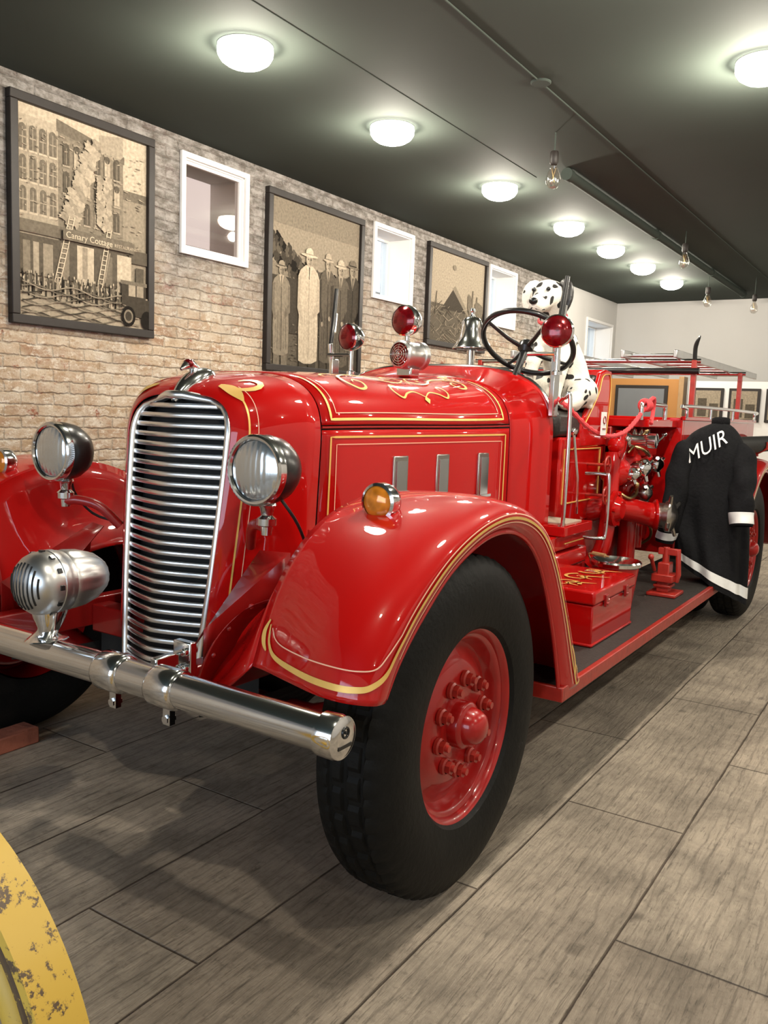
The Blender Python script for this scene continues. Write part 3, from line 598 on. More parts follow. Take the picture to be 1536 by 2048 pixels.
# chassis
for sg in (1,-1):
    m=MB(); x=CX+sg*.44; m.box(x-.03,x+.03,1.60,7.6,.58,.68); part('frame_rail',m,DRED,bevel=.006)
for a,b in ((2.0,2.08),(3.2,3.3),(5.4,5.5)):
    m=MB(); m.box(CX-.41,CX+.41,a,b,.56,.66); part('cross_member',m,DRED,bevel=.006)
m=MB(); m.sweep([(-1.28,2.1,.525),(-1.45,2.1,.47),(-1.6,2.1,.42),(-2.66,2.1,.42),(-2.81,2.1,.47),(-2.98,2.1,.525)],.045,10)
part('front_axle',m,DRED)
m=MB(); m.cyl((-1.45,6.43,.52),(-2.81,6.43,.52),.06); m.sphere((CX,6.43,.52),.17,20); part('rear_axle',m,DRK)
for sg in (1,-1):
    m=MB()
    for k in range(5):
        L_=.40-.07*k; m.sweep([(CX+sg*.44,2.10+q*L_,.515-.018*k-.05*(1-q*q)+.02) for q in lin(-1,1,9)],.02,4,flat=.35)
    part('leaf_spring',m,DRK)
m=MB(); m.box(CX-.38,CX+.38,2.15,4.6,.42,.60); m.cyl((CX,2.3,.5),(CX,6.2,.5),.05); m.sphere((CX,3.7,.5),.16,16); part('engine_underside',m,DRK,bevel=.03)
m=MB(); m.grid([[V(CX+h,1.98+.1*abs(h),z) for h in lin(-.38,.38,9)] for z in lin(.44,.60,4)]); part('radiator_valance',m,DRK)
for mir in (False,True):
    m=MB(); path=crv([(-1.43,1.76,.90),(-1.49,1.70,.87),(-1.56,1.67,.79),(-1.61,1.66,.69),(-1.635,1.66,.60)],16)
    rows=[]
    for p in path: rows.append([p+V(0,-.035,0),p+V(0,.07,0),p+V(-.014,.07,-.012),p+V(-.014,-.035,-.012)])
    m.grid(rows,closed=True); m.add(rows[0],[(0,1,2,3)]); m.add(rows[-1],[(0,1,2,3)])
    o=part('fender_bracket',m.mirror() if mir else m,DRED,bevel=.003)
    for i in (1,4,7,10,13):
        q=MB(); q.sphere(path[i]+V(.002,-.012,.004),.008,8); (q.mirror() if mir else q).build('rivet',DRED,o)
    m=MB(); m.grid([[V(-1.66+.02*math.sin(k),lerp(1.68,2.02,k),lerp(.64,.60,k)),V(-1.66,lerp(1.68,2.05,k),lerp(.78,.95,k)),V(-1.76,lerp(1.74,2.02,k),lerp(.70,.95,k))] for k in lin(0,1,8)])
    part('splash_apron',m.mirror() if mir else m,DRED,solid=.004)
# bumper
bz,by=.697,1.45; xe0,xe1=-1.035,2*CX+1.035
m=MB(); m.sweep([(xe0,by,bz),(xe1,by,bz)],.043,32,cap=False); bp=part('bumper',m,CHR)
for xe,d in ((xe0,1),(xe1,-1)):
    q=MB(); q.lathe((xe-d*.035,by,bz),(d,0,0),[(.043,0),(.050,.004),(.051,.045),(.048,.052),(.044,.053),(.040,.056),(.02,.0585),(0,.059)],36); e=q.build('end_cap',CHR,bp)
q=MB(); q.torus((xe0+.0240,by,bz+.014),(1,0,0),.011,.003,24,8); q.sphere((xe0+.024,by,bz+.014),.004,10); q.build('round_emblem',BLK,bp)
q=MB(); q.box(xe0+.0225,xe0+.0243,by-.024,by+.024,bz-.021,bz-.013); q.build('emblem_bar',BLK,bp)
for x in (-1.55,-1.75,2*CX+1.55,2*CX+1.75):
    q=MB(); q.lathe((x-.035,by,bz),(1,0,0),[(.043,-.012),(.049,-.008),(.052,0),(.052,.07),(.049,.078),(.043,.082)],32); q.box(x-.012,x+.012,by-.008,by+.01,bz-.095,bz-.045); q.sweep([(x,by-.014,bz-.08),(x,by+.016,bz-.08)],.011,6)
    q.build('clamp_band',CHR,bp)
for sg in (1,-1):
    x=CX+sg*.49; q=MB(); q.box(x-.012,x+.012,by+.03,1.62,bz-.03,bz+.05); q.box(x-.03,x+.035,1.575,1.60,bz-.02,bz+.075)
    q.sweep([(x+.02,1.56,bz+.05),(x+.02,1.61,bz+.05)],.012,6); q.sweep([(x+.02,1.56,bz+.005),(x+.02,1.61,bz+.005)],.012,6); q.build('bumper_bracket',CHR,bp,bevel=.004)
# centre siren on the bumper
sx,sz=-2.035,.893
m=MB(); m.lathe((sx,1.392,sz),(0,1,0),[(0,-.024),(.025,-.022),(.05,-.014),(.070,-.001),(.082,.016),(.088,.035),(.089,.058),(.091,.060),(.091,.078),(.088,.082),(.086,.10),(.076,.11),(.07,.115)],48)
sr=part('siren',m,ALU,label='satin aluminium siren standing on the bumper')
prof=[(0,-.024),(.025,-.022),(.05,-.014),(.070,-.001),(.082,.016)]
for k in range(-4,5):
    xx=k*.0145; h=math.sqrt(max(0,.064**2-xx**2)); pts=[]
    for q_ in lin(-h,h,11):
        rr=math.hypot(xx,q_); pts.append(V(sx+xx,1.392+H(prof,rr)+.0014,sz+q_))
    q=MB(); q.sweep(pts,.0032,6); q.build('front_slot',BLK,sr)
q=MB(); n=64
q.lathe((sx,1.485,sz),(0,1,0),[(.07,-.01),(.082,.005),(.086,.025),(.082,.065),(.069,.110),(.048,.142),(.025,.158),(0,.16)],n,fn=lambda r,j,i:r*(1-.022*(1 if i%4<2 else 0)) if 1<j<6 else r)
q.build('horn',ALU,sr)
for k in range(12):
    a=2*PI*k/12; q=MB(); q.obox((sx+.0895*math.cos(a),1.438,sz+.0895*math.sin(a)),V(math.cos(a)*.003,0,math.sin(a)*.003),V(0,.006,0),V(-math.sin(a)*.007,0,math.cos(a)*.007)); q.build('side_slot',BLK,sr)
q=MB(); q.sweep(crv([(sx,1.45,bz+.035),(sx,1.45,bz+.05),(sx+.01,1.45,bz+.075),(sx,1.46,sz-.072)],10),[.060,.058,.045,.032,.028,.028,.032,.04,.048,.052],14); q.build('siren_mount',CHR,sr)
# headlights
for sg in (1,-1):
    x=CX+sg*.47; y=1.885; z=1.213
    m=MB(); m.lathe((x,y,z),(0,1,0),[(.100,0),(.104,.012),(.104,.04),(.096,.080),(.078,.112),(.050,.134),(.018,.145),(0,.147)],40)
    hd=part('headlight',m,BLK,label='round headlight with black bowl and chrome rim')
    q=MB(); q.lathe((x,y,z),(0,1,0),[(.088,-.010),(.092,-.016),(.098,-.017),(.104,-.012),(.106,-.002),(.106,.010),(.103,.013)],44); q.build('chrome_rim',CHR,hd)
    q=MB(); q.lathe((x,y,z),(0,1,0),[(0,-.022),(.03,-.021),(.06,-.017),(.08,-.011),(.090,-.006)],40); q.build('lens',LENS,hd)
    q=MB(); q.lathe((x,y+.05,z-.085),(0,0,-1),[(.02,-.02),(.026,.01),(.03,.02),(.022,.03),(.018,.05),(.03,.06),(.03,.08),(.018,.085),(.016,.11),(0,.11)],20); q.build('lamp_stem',CHR,hd)
    q=MB(); q.sweep(crv([(x,y+.05,z-.175),(x-sg*.05,y+.07,z-.17),(x-sg*.11,y+.11,z-.19),(x-sg*.16,y+.16,z-.26)],12),.017,10); q.build('lamp_arm',DRED,hd)
    q=MB(); q.sweep(crv([(x+sg*.02,y+.09,z-.09),(x+sg*.05,y+.13,z-.16),(x+sg*.03,y+.2,z-.24),(x-sg*.05,y+.27,z-.27)],12),.005,8); q.build('cable',BLK,hd)
    ax_=-1.25 if sg==1 else -2.95; o=V(ax_,1.92,1.155)
    m=MB(); m.lathe(o,(0,1,0),[(.044,-.018),(.052,-.014),(.053,.012),(.048,.03),(.03,.045),(0,.05)],32); ml=part('marker_lamp',m,CHR)
    q=MB(); q.lathe(o,(0,1,0),[(0,-.028),(.02,-.027),(.036,-.022),(.045,-.014)],28); q.build('amber_lens',LAMB,ml)
    q=MB(); q.lathe(o+V(0,.01,-.045),(0,0,-1),[(.015,-.01),(.012,.01),(.026,.022),(.028,.035),(.0,.036)],20); q.build('lamp_base',CHR,ml)
m=MB(); m.lathe((-1.585,2.06,.80),(0,0,1),[(0,0),(.036,0),(.038,.01),(.038,.17),(.032,.19),(.015,.205),(.014,.23),(0,.23)],28); ex=part('fire_extinguisher',m,RED)
q=MB(); q.lathe((-1.585,2.06,.85),(0,0,1),[(.038,0),(.041,.003),(.041,.09),(.038,.095)],28); q.build('chrome_band',CHR,ex)
def warnlight(x,y,z,dx,name,r=.072,stem=.12):
    d=V(dx,-1,0).normalized(); o=V(x,y,z)
    m=MB(); m.lathe(o,-d,[(r*.93,-.02),(r,-.016),(r*1.03,0),(r,.015),(r*.85,.05),(r*.5,.075),(0,.082)],32); l=part(name,m,CHR,label='round chrome warning light with red lens')
    q=MB(); q.lathe(o,-d,[(0,-.036),(r*.4,-.034),(r*.75,-.027),(r*.94,-.017)],28); q.build('red_lens',LRED,l)
    q=MB(); q.cyl(o+V(0,.02,-r*.9),o+V(0,.02,-r-stem),.012,n=14); q.lathe(o+V(0,.02,-r-stem),(0,0,-1),[(.012,0),(.024,.006),(.024,.02),(0,.02)],16); q.build('stem',CHR,l)
warnlight(-1.49,3.69,1.78,.25,'warning_light',.073,.10)
warnlight(2*CX+1.49+.14,3.69,1.77,-.2,'warning_light',.07,.10)
warnlight(CX+.0,3.43,1.815,-.1,'warning_light',.07,.12)
for sg in (1,-1):
    x=CX+sg*.625; m=MB(); m.box(x-.012,x+.012,3.70,3.76,1.40,1.66); m.sweep([(x+sg*.005,3.72,1.60),(x+sg*.006,3.70,1.74)],.014,10)
    p=part('windshield_post',m,CHR,bevel=.004); q=MB(); q.sweep([(x+sg*.006,3.70,1.72),(x+sg*.012,3.73,1.85),(x+sg*.02,3.76,2.03)],[.011,.013,.011],12); q.build('wiper_motor',BLK,p)
    q=MB(); q.cyl((x+sg*.014,3.735,1.80),(x+sg*.017,3.75,1.90),.0150,n=14); q.build('chrome_sleeve',CHR,p)
    m=MB(); m.sweep([(CX+sg*.5,3.70,1.68),(CX+sg*.635,3.69,1.68)],.01,8); part('light_bracket',m,CHR)
m=MB(); o=V(-2.10,3.36,1.655); d=V(-.15,-1,0).normalized()
m.lathe(o,-d,[(.055,-.02),(.064,-.012),(.066,.02),(.060,.03),(.060,.10),(.066,.105),(.066,.13),(.05,.15),(.02,.16),(0,.16)],32); s2=part('hood_siren',m,ALU,label='small chrome siren with red grille on the hood')
q=MB(); q.lathe(o,-d,[(0,-.028),(.03,-.025),(.055,-.015)],24); q.build('red_grille',LRED,s2)
q=MB()
for k in range(5): q.torus(o+d*(.029-.003*k*.8),d,.010+.011*k,.0022,24,6)
for k in range(4):
    a=PI*k/4; u=V(math.cos(a)*-d.y,math.cos(a)*d.x,math.sin(a)); q.sweep([o+d*.017-u*.055,o+d*.031,o+d*.017+u*.055],.0025,6)
q.build('grille_wire',CHR,s2)
q=MB(); q.box(-2.14,-2.06,3.38,3.46,1.555,1.60); q.build('siren_mount',CHR,s2,bevel=.008)
m=MB(); o=V(-2.04,3.92,1.72); m.lathe(o,(0,0,1),[(.088,0),(.092,.004),(.09,.012),(.075,.03),(.062,.06),(.055,.10),(.05,.135),(.038,.155),(.015,.165),(.012,.18),(.016,.19),(.010,.205),(0,.207)],40)
bl=part('bell',m,CHR,label='polished bell behind the hood'); q=MB(); q.torus(o+V(0,0,.006),(0,0,1),.090,.005); q.build('bell_ring',CHR,bl)
q=MB(); q.cyl(o+V(0,0,-.14),o+V(0,0,.02),.02,n=16); q.lathe(o+V(0,0,-.14),(0,0,1),[(0,0),(.05,0),(.05,.015),(.02,.03)],20); q.box(-2.10,-1.98,3.72,3.98,1.565,1.582); q.build('bell_stand',CHR,bl)
ctr=V(-1.71,3.87,1.745); axn=V(0,.60,.80).normalized()
m=MB(); m.torus(ctr,axn,.222,.0135,56,12); st=part('steering_wheel',m,BLK)
q=MB(); u=V(1,0,0); w_=axn.cross(u).normalized()
for k in range(4):
    a=PI/4+k*PI/2; dd=u*math.cos(a)+w_*math.sin(a); q.sweep([ctr-axn*.035+dd*.02,ctr-axn*.03+dd*.10,ctr+dd*.22],[.012,.010,.008],8)
q.lathe(ctr,-axn,[(0,-.0),(.03,.0),(.038,.012),(.038,.04),(.02,.06)],20); q.build('spokes',BLK,st)
q=MB(); q.cyl(ctr-axn*.04,ctr-axn*.62,.018,n=14); q.build('column',BLK,st)
# cab
m=MB(); m.box(CX-.70,CX+.70,3.755,3.97,.86,.905); m.box(-1.50,-1.385,3.66,4.02,.86,.905); part('cab_floor',m,RED,bevel=.004)
m=MB(); m.box(CX-.68,-1.42,3.757,3.965,.9055,.911); part('floor_mat',m,TANM)
m=MB()
for z0,z1,xo in ((.50,.60,-1.39),(.605,.70,-1.42),(.705,.78,-1.405),(.785,.858,-1.425)):
    m.box(2*CX-xo,xo,3.30,4.02,z0,z1)
part('sill_panel',m,RED,bevel=.008,weld=False)
m=MB(); m.sweep([(-1.422,3.76,.815),(-1.422,4.01,.815)],.003,6); part('sill_stripe',m,GOLD)
m=MB(); m.box(CX-.58,CX+.58,3.97,4.60,.86,1.30); part('seat_base',m,RED,bevel=.012)
m=MB(); m.sweep([(CX+.582,4.02,.97),(CX+.582,4.02,1.24),(CX+.582,4.54,1.24),(CX+.582,4.54,.97),(CX+.582,4.02,.97)],.004,6); part('seat_panel_bead',m,GOLD)
for sg in (1,-1):
    m=MB(); x0=CX+sg*.02;x1=CX+sg*.575; m.box(min(x0,x1),max(x0,x1),3.93,4.46,1.30,1.43); part('seat_cushion',m,LEATH,bevel=.03)
m=MB(); prq=[(4.40,1.25),(4.62,1.25),(4.66,1.50),(4.645,1.655),(4.56,1.66),(4.47,1.64),(4.42,1.55),(4.30,1.44),(4.22,1.38),(4.22,1.25)]; pr=[V(CX+.585,a,b) for a,b in prq]
m.prism(pr,(-.025,0,0)); m.prism([V(2*CX-p.x,p.y,p.z) for p in pr],(.025,0,0)); m.box(CX-.57,CX+.57,4.57,4.64,1.25,1.66); part('seat_back',m,RED,bevel=.008,weld=False)
m=MB(); m.sweep(crv([(CX+.588,a,b) for a,b in ((4.60,1.29),(4.635,1.50),(4.62,1.62),(4.56,1.635),(4.49,1.615),(4.445,1.53),(4.32,1.415),(4.25,1.36))],40),.003,6); part('seat_side_stripe',m,GOLD)
m=MB(); m.box(CX-.555,CX+.555,4.48,4.57,1.43,1.63); part('seat_back_pad',m,LEATH,bevel=.03)
for pts in ([(-1.46,3.70,1.47),(-1.43,3.68,1.485),(-1.405,3.68,1.46),(-1.405,3.68,.94),(-1.43,3.69,.90),(-1.46,3.70,.89)],[(-1.50,4.20,1.12),(-1.40,4.21,1.12),(-1.38,4.21,1.09),(-1.38,4.21,.83),(-1.40,4.19,.80),(-1.50,4.16,.80)]):
    m=MB(); m.sweep(crv(pts,40),.0095,10); h_=part('grab_rail',m,CHR)
m=MB(); m.sweep([(-1.52,4.16,.915),(-1.52,4.14,1.1),(-1.53,4.08,1.32)],.008,8); m.sphere((-1.53,4.08,1.33),.02,12); part('hand_brake_lever',m,CHR)
for mir in (False,True):
    m=MB(); m.box(-1.50,-1.012,2.70,5.95,.455,.485); rb=part('running_board',m.mirror() if mir else m,TREAD,label='black ribbed running board')
    q=MB(); q.box(-1.014,-.99,2.70,5.95,.44,.492); q.box(-1.5,-.99,2.69,2.71,.44,.492); (q.mirror() if mir else q).build('edge_trim',WRED,rb,bevel=.004)
# pump bay
m=MB(); m.box(CX-.60,CX+.60,4.03,5.25,.50,.86); m.box(CX-.60,CX+.60,4.66,5.25,.86,1.36); part('pump_housing',m,DRED,bevel=.01)
m=MB(); m.box(CX-.80,CX+.80,4.66,5.25,1.36,1.405); part('pump_deck',m,RED,bevel=.006)
m=MB()
m.sweep(crv([(-1.60,4.45,.90),(-1.50,4.50,.93),(-1.42,4.60,.92),(-1.36,4.74,.89),(-1.32,4.78,.88),(-1.28,4.80,.88)],18),[.07,.072,.072,.07,.07,.068,.066,.066,.066,.066,.066,.066,.066,.066,.068,.085,.088,.07],18)
m.sweep(crv([(-1.52,4.40,.62),(-1.46,4.42,.72),(-1.45,4.46,.95),(-1.46,4.50,1.22)],12),.042,12)
m.lathe((-1.50,4.97,1.00),(1,0,0),[(0,-.1),(.15,-.1),(.15,.0),(.13,.04),(.10,.07),(.06,.09),(0,.09)],32)
m.lathe((-1.52,5.10,.78),(1,0,0),[(0,-.1),(.12,-.1),(.12,.03),(.08,.08),(0,.09)],28)
for (y,z,r) in ((4.55,1.12,.085),(4.74,1.15,.09),(4.98,1.15,.085),(4.55,1.26,.05),(4.86,1.25,.06)): m.sphere((-1.46,y,z),r,20)
m.sweep([(-1.46,4.48,1.13),(-1.46,5.12,1.15)],.045,14); m.box(-1.56,-1.40,4.66,5.10,1.20,1.25)
m.cyl((-1.45,4.98,.66),(-1.45,4.98,1.2),.035); m.cyl((-1.46,4.84,.60),(-1.46,4.84,.90),.05); m.cyl((-1.44,4.55,1.1),(-1.44,4.55,1.34),.03)
m.lathe((-1.42,4.44,.93),(1,0,0),[(0,0),(.095,0),(.095,.02),(.07,.024),(.05,.05),(0,.05)],24)
for y,z in ((4.36,.93),(4.52,.93),(4.44,1.01),(4.44,.85)): m.sweep([(-1.41,y,z),(-1.385,y,z)],.012,6)
for k in range(8): a=2*PI*k/8; m.sweep([(-1.43,4.97+.12*math.cos(a),1.0+.12*math.sin(a)),(-1.40,4.97+.12*math.cos(a),1.0+.12*math.sin(a))],.013,6)
pm=part('pump_manifold',m,RED)
def capn(o,r,L_,wing=0,nm='outlet_cap',mt=CHR):
    m=MB(); m.lathe(o,(1,0,0),[(r*.75,-L_),(r*.8,-.03),(r*1.0,-.026),(r*1.02,0),(r*.92,.01),(r*.7,.016),(r*.3,.03),(0,.032)],28)
    for k in range(wing): a=2*PI*k/wing+.5; p=Vector(o); dd=V(0,math.cos(a),math.sin(a)); m.sweep([p+dd*r*.9,p+dd*r*1.5+V(.01,0,0)],[.013,.010],8)
    return part(nm,m,mt)
capn((-1.21,4.80,.88),.088,.10,4,'suction_cap',DCHR)
capn((-1.34,4.70,1.14),.05,.10,3); capn((-1.35,4.98,1.15),.048,.10,3); capn((-1.37,4.86,.99),.05,.08,3,mt=DCHR); capn((-1.36,5.12,.82),.055,.10,3,mt=DCHR); capn((-1.36,4.56,1.11),.035,.08,3)
m=MB(); m.lathe((-1.52,4.62,1.29),(1,0,0),[(0,0),(.026,0),(.028,.06),(.040,.07),(.040,.11),(.030,.12),(.030,.20),(.040,.21),(.040,.25),(.024,.255),(0,.255)],24); part('deck_nozzle',m,CHR)
for (y0,z0,y1,z1,mt) in ((4.50,1.18,4.40,1.30,CHR),(4.62,1.22,4.72,1.34,BRONZE),(4.90,1.05,4.78,1.12,CHR),(5.02,1.22,5.10,1.32,CHR),(4.70,.98,4.62,1.05,BRONZE)):
    m=MB(); m.sweep([(-1.42,y0,z0),(-1.38,(y0+y1)/2,(z0+z1)/2+.01),(-1.36,y1,z1)],.007,8); m.sphere((-1.36,y1,z1),.016,12); part('valve_lever',m,mt)
for P_ in ([(-1.44,4.52,1.02),(-1.38,4.56,.98),(-1.37,4.66,1.0),(-1.40,4.74,1.06)],[(-1.42,4.86,.86),(-1.36,4.92,.80),(-1.38,5.02,.72),(-1.46,5.06,.66)],[(-1.44,4.66,1.26),(-1.38,4.74,1.24),(-1.37,4.86,1.20),(-1.42,4.94,1.24)]):
    m=MB(); m.sweep(crv(P_,16),.009,8); part('drain_line',m,BRONZE)
for (y,z) in ((4.36,1.16),(4.36,1.00)):
    m=MB(); m.torus((-1.44,y,z),(1,0,0),.045,.006,24,8); m.cyl((-1.56,y,z),(-1.43,y,z),.008,n=8); m.sweep([(-1.44,y-.045,z),(-1.44,y+.045,z)],.004,6); m.sweep([(-1.44,y,z-.045),(-1.44,y,z+.045)],.004,6); part('valve_wheel',m,WRED)
for (y,z) in ((4.80,1.31),(4.94,1.31),(5.08,1.31)):
    m=MB(); m.lathe((-1.48,y,z),(1,0,0),[(0,-.03),(.045,-.03),(.048,.03),(.042,.038),(.038,.03),(0,.03)],24); gg=part('pressure_gauge',m,CHR); q=MB(); q.lathe((-1.449,y,z),(1,0,0),[(0,.001),(.037,.001)],20); q.obox((-1.4465,y,z+.012),V(.001,0,0),V(0,.002,0),V(0,0,.014),1); q.build('dial',[WHITE,BLK],gg)
m=MB(); m.sweep(crv([(-1.35,4.58,1.40),(-1.35,4.58,1.47),(-1.35,4.62,1.485),(-1.35,5.0,1.485),(-1.35,5.04,1.47),(-1.35,5.04,1.40)],40),.012,10); part('deck_rail',m,CHR)
# hose body
m=MB(); m.box(CX-.83,-1.30,5.25,5.29,.60,1.42); m.box(-1.34,-1.30,5.29,7.55,.75,1.42); m.box(CX-.83,CX-.79,5.29,7.55,.75,1.42); m.box(CX-.79,-1.34,7.5,7.55,.75,1.42); m.box(CX-.79,-1.34,5.29,7.5,.75,.79)
m.box(-1.315,-1.285,5.25,7.55,1.405,1.43); part('hose_body',m,RED,bevel=.004,weld=False)
for sg in (1,-1):
    x=CX+sg*.845
    m=MB(); m.sweep(crv([(x,5.27,1.42),(x,5.27,1.47),(x,5.31,1.49),(x,7.4,1.49),(x,7.44,1.47),(x,7.44,1.42)],60),.011,10)
    for y in (5.9,6.6): m.cyl((x,y,1.42),(x,y,1.49),.009,n=10)
    part('body_rail',m,CHR)
for sg in (1,-1):
    for y in (5.72,7.2):
        m=MB(); x=CX+sg*.76; m.box(x-.016,x+.016,y-.016,y+.016,1.0,1.79); part('rack_post',m,WRED,bevel=.003)
for y,z,r,mt in ((5.72,1.785,.014,CHR),(5.69,1.72,.02,BLK),(7.2,1.785,.014,CHR)):
    m=MB(); m.sweep([(CX-.80,y,z),(CX+.80,y,z)],r,10); part('rack_crossbar',m,mt)
m=MB(); m.sweep(crv([(-1.37,5.72,1.78),(-1.37,5.71,1.86),(-1.36,5.70,1.90),(-1.34,5.69,1.94)],10),[.014]*6+[.013,.011,.008,.004],8); part('rack_hook',m,BLK)
def ladder(x,y0,y1,z,label,mt):
    r=root('ladder',(x,y0,z),label,'ladder','ladders on the rack')
    for k,xx in enumerate((x,x-.34)):
        q=MB(); q.box(xx-.012,xx+.012,y0,y1,z,z+.05); q.build('ladder_rail',mt,r,bevel=.004)
    y=y0+.15
    while y<y1-.05:
        q=MB(); q.cyl((x,y,z+.025),(x-.34,y,z+.025),.012,n=10); q.build('rung',mt,r); y+=.30
ladder(-1.47,5.62,8.4,1.80,'aluminium ladder lying on the rack over the near side of the hose body',ALU)
ladder(-2.25,5.60,8.4,1.80,'second aluminium ladder lying on the far side of the truck rack',ALU)
x,z,y0=-1.15,1.25,5.32
r=root('suction_hose',(x,y0,z),'black hard suction hose along the truck side, behind the coat','hose'); q=MB(); pts=[V(x,y,z) for y in lin(y0+.1,7.9,90)]; q.sweep(pts,[.058+.003*(k%2) for k in range(90)],16); q.build('hose_tube',RUB,r)
q=MB(); q.lathe((x,y0-.02,z),(0,1,0),[(0,0),(.05,0),(.07,.01),(.07,.06),(.062,.065),(.062,.14),(.058,.15)],28); q.build('coupling',DCHR,r)
for y in (5.62,6.9):
    m=MB(); m.box(-1.30,-1.14,y-.012,y+.012,1.16,1.19); m.sweep([(-1.22,y,1.185),(-1.15,y,1.183),(-1.085,y,1.22),(-1.083,y,1.27)],.01,8); part('hose_bracket',m,WRED)
# coat
A=V(-1.315,5.03,0); D=V(.87,.24,0).normalized(); Nn=V(D.y,-D.x,0)
ct=root('firefighter_coat',(-1.1,5.1,.42),'black firefighter coat with white stripes hanging off the truck side','coat')
def cp(a,d,z): return A+D*(a*.90-.008)+Nn*d+V(0,0,z)
RG=[(1.400,.31,.035,.04),(1.385,.305,.07,.06),(1.35,.29,.125,.085),(1.29,.28,.175,.105),(1.2,.27,.222,.115),(1.05,.268,.245,.11),(.88,.275,.250,.105),(.74,.300,.235,.11),(.62,.325,.215,.115),(.50,.340,.20,.12)]
RGt=[[(-q[0],q[k]) for q in RG] for k in (1,2,3)]
def coatP(z,a):
    ac,hw,hd=[H(t,-z) for t in RGt]; fo=max(0,1.36-z); f2=.02+fo*.18
    fold=.85*math.sin(4*a+z*2.2+.6)+.45*math.sin(9*a-z*2.5+1)+.20*math.sin(15*a+z*1.5)
    cx_=math.copysign(abs(math.cos(a))**.9,math.cos(a))*hw*(1+.20*f2*fold); dd=math.copysign(abs(math.sin(a))**.85,math.sin(a))*hd*(1+1.5*f2*fold)
    dd+=.008*math.sin(z*15+cx_*12)*(1 if dd>0 else .2)*min(1,fo*3)
    zz=z-(max(0,1.0-z)/.5)*.20*((ac+cx_)-.3)/.4
    return cp(ac+cx_,dd,zz)
m=MB(); rows=[[coatP(z,a) for a in lin(0,2*PI,121)[:-1]] for z in lin(1.400,.50,80)]
m.grid(rows,closed=True); m.add(rows[0],[tuple(range(120))]); m.build('coat_body',COATM,ct,sharp=80)
m=MB(); m.grid([[coatP(z,a)+(coatP(z,a)-cp(.3,0,z)).normalized()*.004 for a in lin(0,2*PI,121)[:-1]] for z in lin(.580,.530,4)],closed=True); m.build('hem_stripe',REFL,ct,sharp=80)
def sleeve(P,rs,stripe_t,nm='sleeve'):
    pts=crv(P,48); r=[H(rs,i/47) for i in range(48)]; m=MB(); F=frames(pts); rows=[]
    for i,(p,(u,w)) in enumerate(zip(pts,F)): rows.append([p+(u*math.cos(a)+w*math.sin(a)*.75)*r[i]*(1+.07*math.sin(3*a+i*.25)+.06*math.sin(i*.55+2.4*math.cos(a))) for a in lin(0,2*PI,29)[:-1]])
    m.grid(rows,closed=True); m.add(rows[0],[tuple(range(28))]); o=m.build(nm,COATM,ct,sharp=80)
    k0,k1=int(stripe_t[0]*47),int(stripe_t[1]*47)+1; q=MB(); q.grid([[pts[i]+(pp-pts[i])*1.06 for pp in rows[i]] for i in range(k0,k1)],closed=True); q.build('cuff_stripe',REFL,o,sharp=80)
sleeve([cp(.15,.03,1.27),cp(.10,.07,1.17),cp(.07,.09,.96),cp(.035,.07,.71)],[(0,.05),(.2,.08),(.6,.072),(1,.058)],(.90,.96))
sleeve([cp(.42,.03,1.27),cp(.455,.08,1.15),cp(.455,.13,.98),cp(.46,.16,.84)],[(0,.05),(.2,.08),(.6,.078),(1,.068)],(.82,.97))
m=MB(); m.grid([[cp(.31+.055*math.cos(a),.05*math.sin(a),z+.012*math.sin(a)) for a in lin(0,2*PI,25)[:-1]] for z in (1.375,1.405,1.42)],closed=True); m.build('collar',COATM,ct,solid=.006)
vs,fs=textmesh('MUIR',.124); q=MB(); vv=[]
for p in vs:
    a=.130+p.x*.76-p.y*.20; z=1.165+p.y*.95+p.x*.44
    ac,hw,hd=[H(t,-z) for t in RGt]; f=max(0,1-((a-ac)/hw)**2)**.5; vv.append(cp(a,hd*max(f,.35)+.030,z))
q.add(vv,fs); q.build('lettering',REFL,ct,weld=False,recalc=False)
# running board things
r=root('tool_box',(-1.26,3.53,.486),'red metal tool box with gold scroll lid on the running board','toolbox')
m=MB(); m.box(-1.42,-1.10,3.27,3.79,.486,.655); m.box(-1.425,-1.095,3.265,3.795,.486,.50); m.build('body',RED,r,bevel=.006,weld=False)
m=MB(); m.box(-1.425,-1.092,3.262,3.798,.658,.715); m.build('lid',RED,r,bevel=.01)
m=MB()
def lidS(a,b): return V(a,b,.7155)
lc=lambda p:p-V(0,0,1)
for k in range(3):
    cy=3.36+.17*k; sp=[(-1.26+.065*(1-i/22)**.8*math.cos(i*.36+k*2),cy+.070*(1-i/22)**.8*math.sin(i*.36+k*2)) for i in range(22)]; stripe(m,lidS,sp,[.018*(1-i/26) for i in range(22)],lc)
    stripe(m,lidS,[(-1.19-.06*math.sin(i*.5),cy-.03+.012*i) for i in range(9)],[.004+.016*math.sin(PI*i/8) for i in range(9)],lc)
m.build('gold_scroll',GOLD,r,weld=False)
for y in (3.40,3.66):
    m=MB(); m.box(-1.096,-1.084,y-.015,y+.015,.635,.685); m.cyl((-1.085,y-.012,.648),(-1.085,y+.012,.648),.006,n=8); m.build('latch',DRED,r,bevel=.002)
m=MB(); m.sweep([(-1.262,3.262,.60),(-1.262,3.235,.61),(-1.20,3.235,.60),(-1.20,3.262,.60)],.005,8); m.build('handle',DRED,r)
r=root('bucket',(-1.27,4.06,.486),'red bucket with shiny metal rim and wood grip behind the tool box','bucket')
m=MB(); m.lathe((-1.27,4.06,.486),(0,0,1),[(0,.0),(.085,.0),(.088,.01),(.112,.215),(.105,.215),(.08,.02),(0,.02)],36); m.build('body',RED,r)
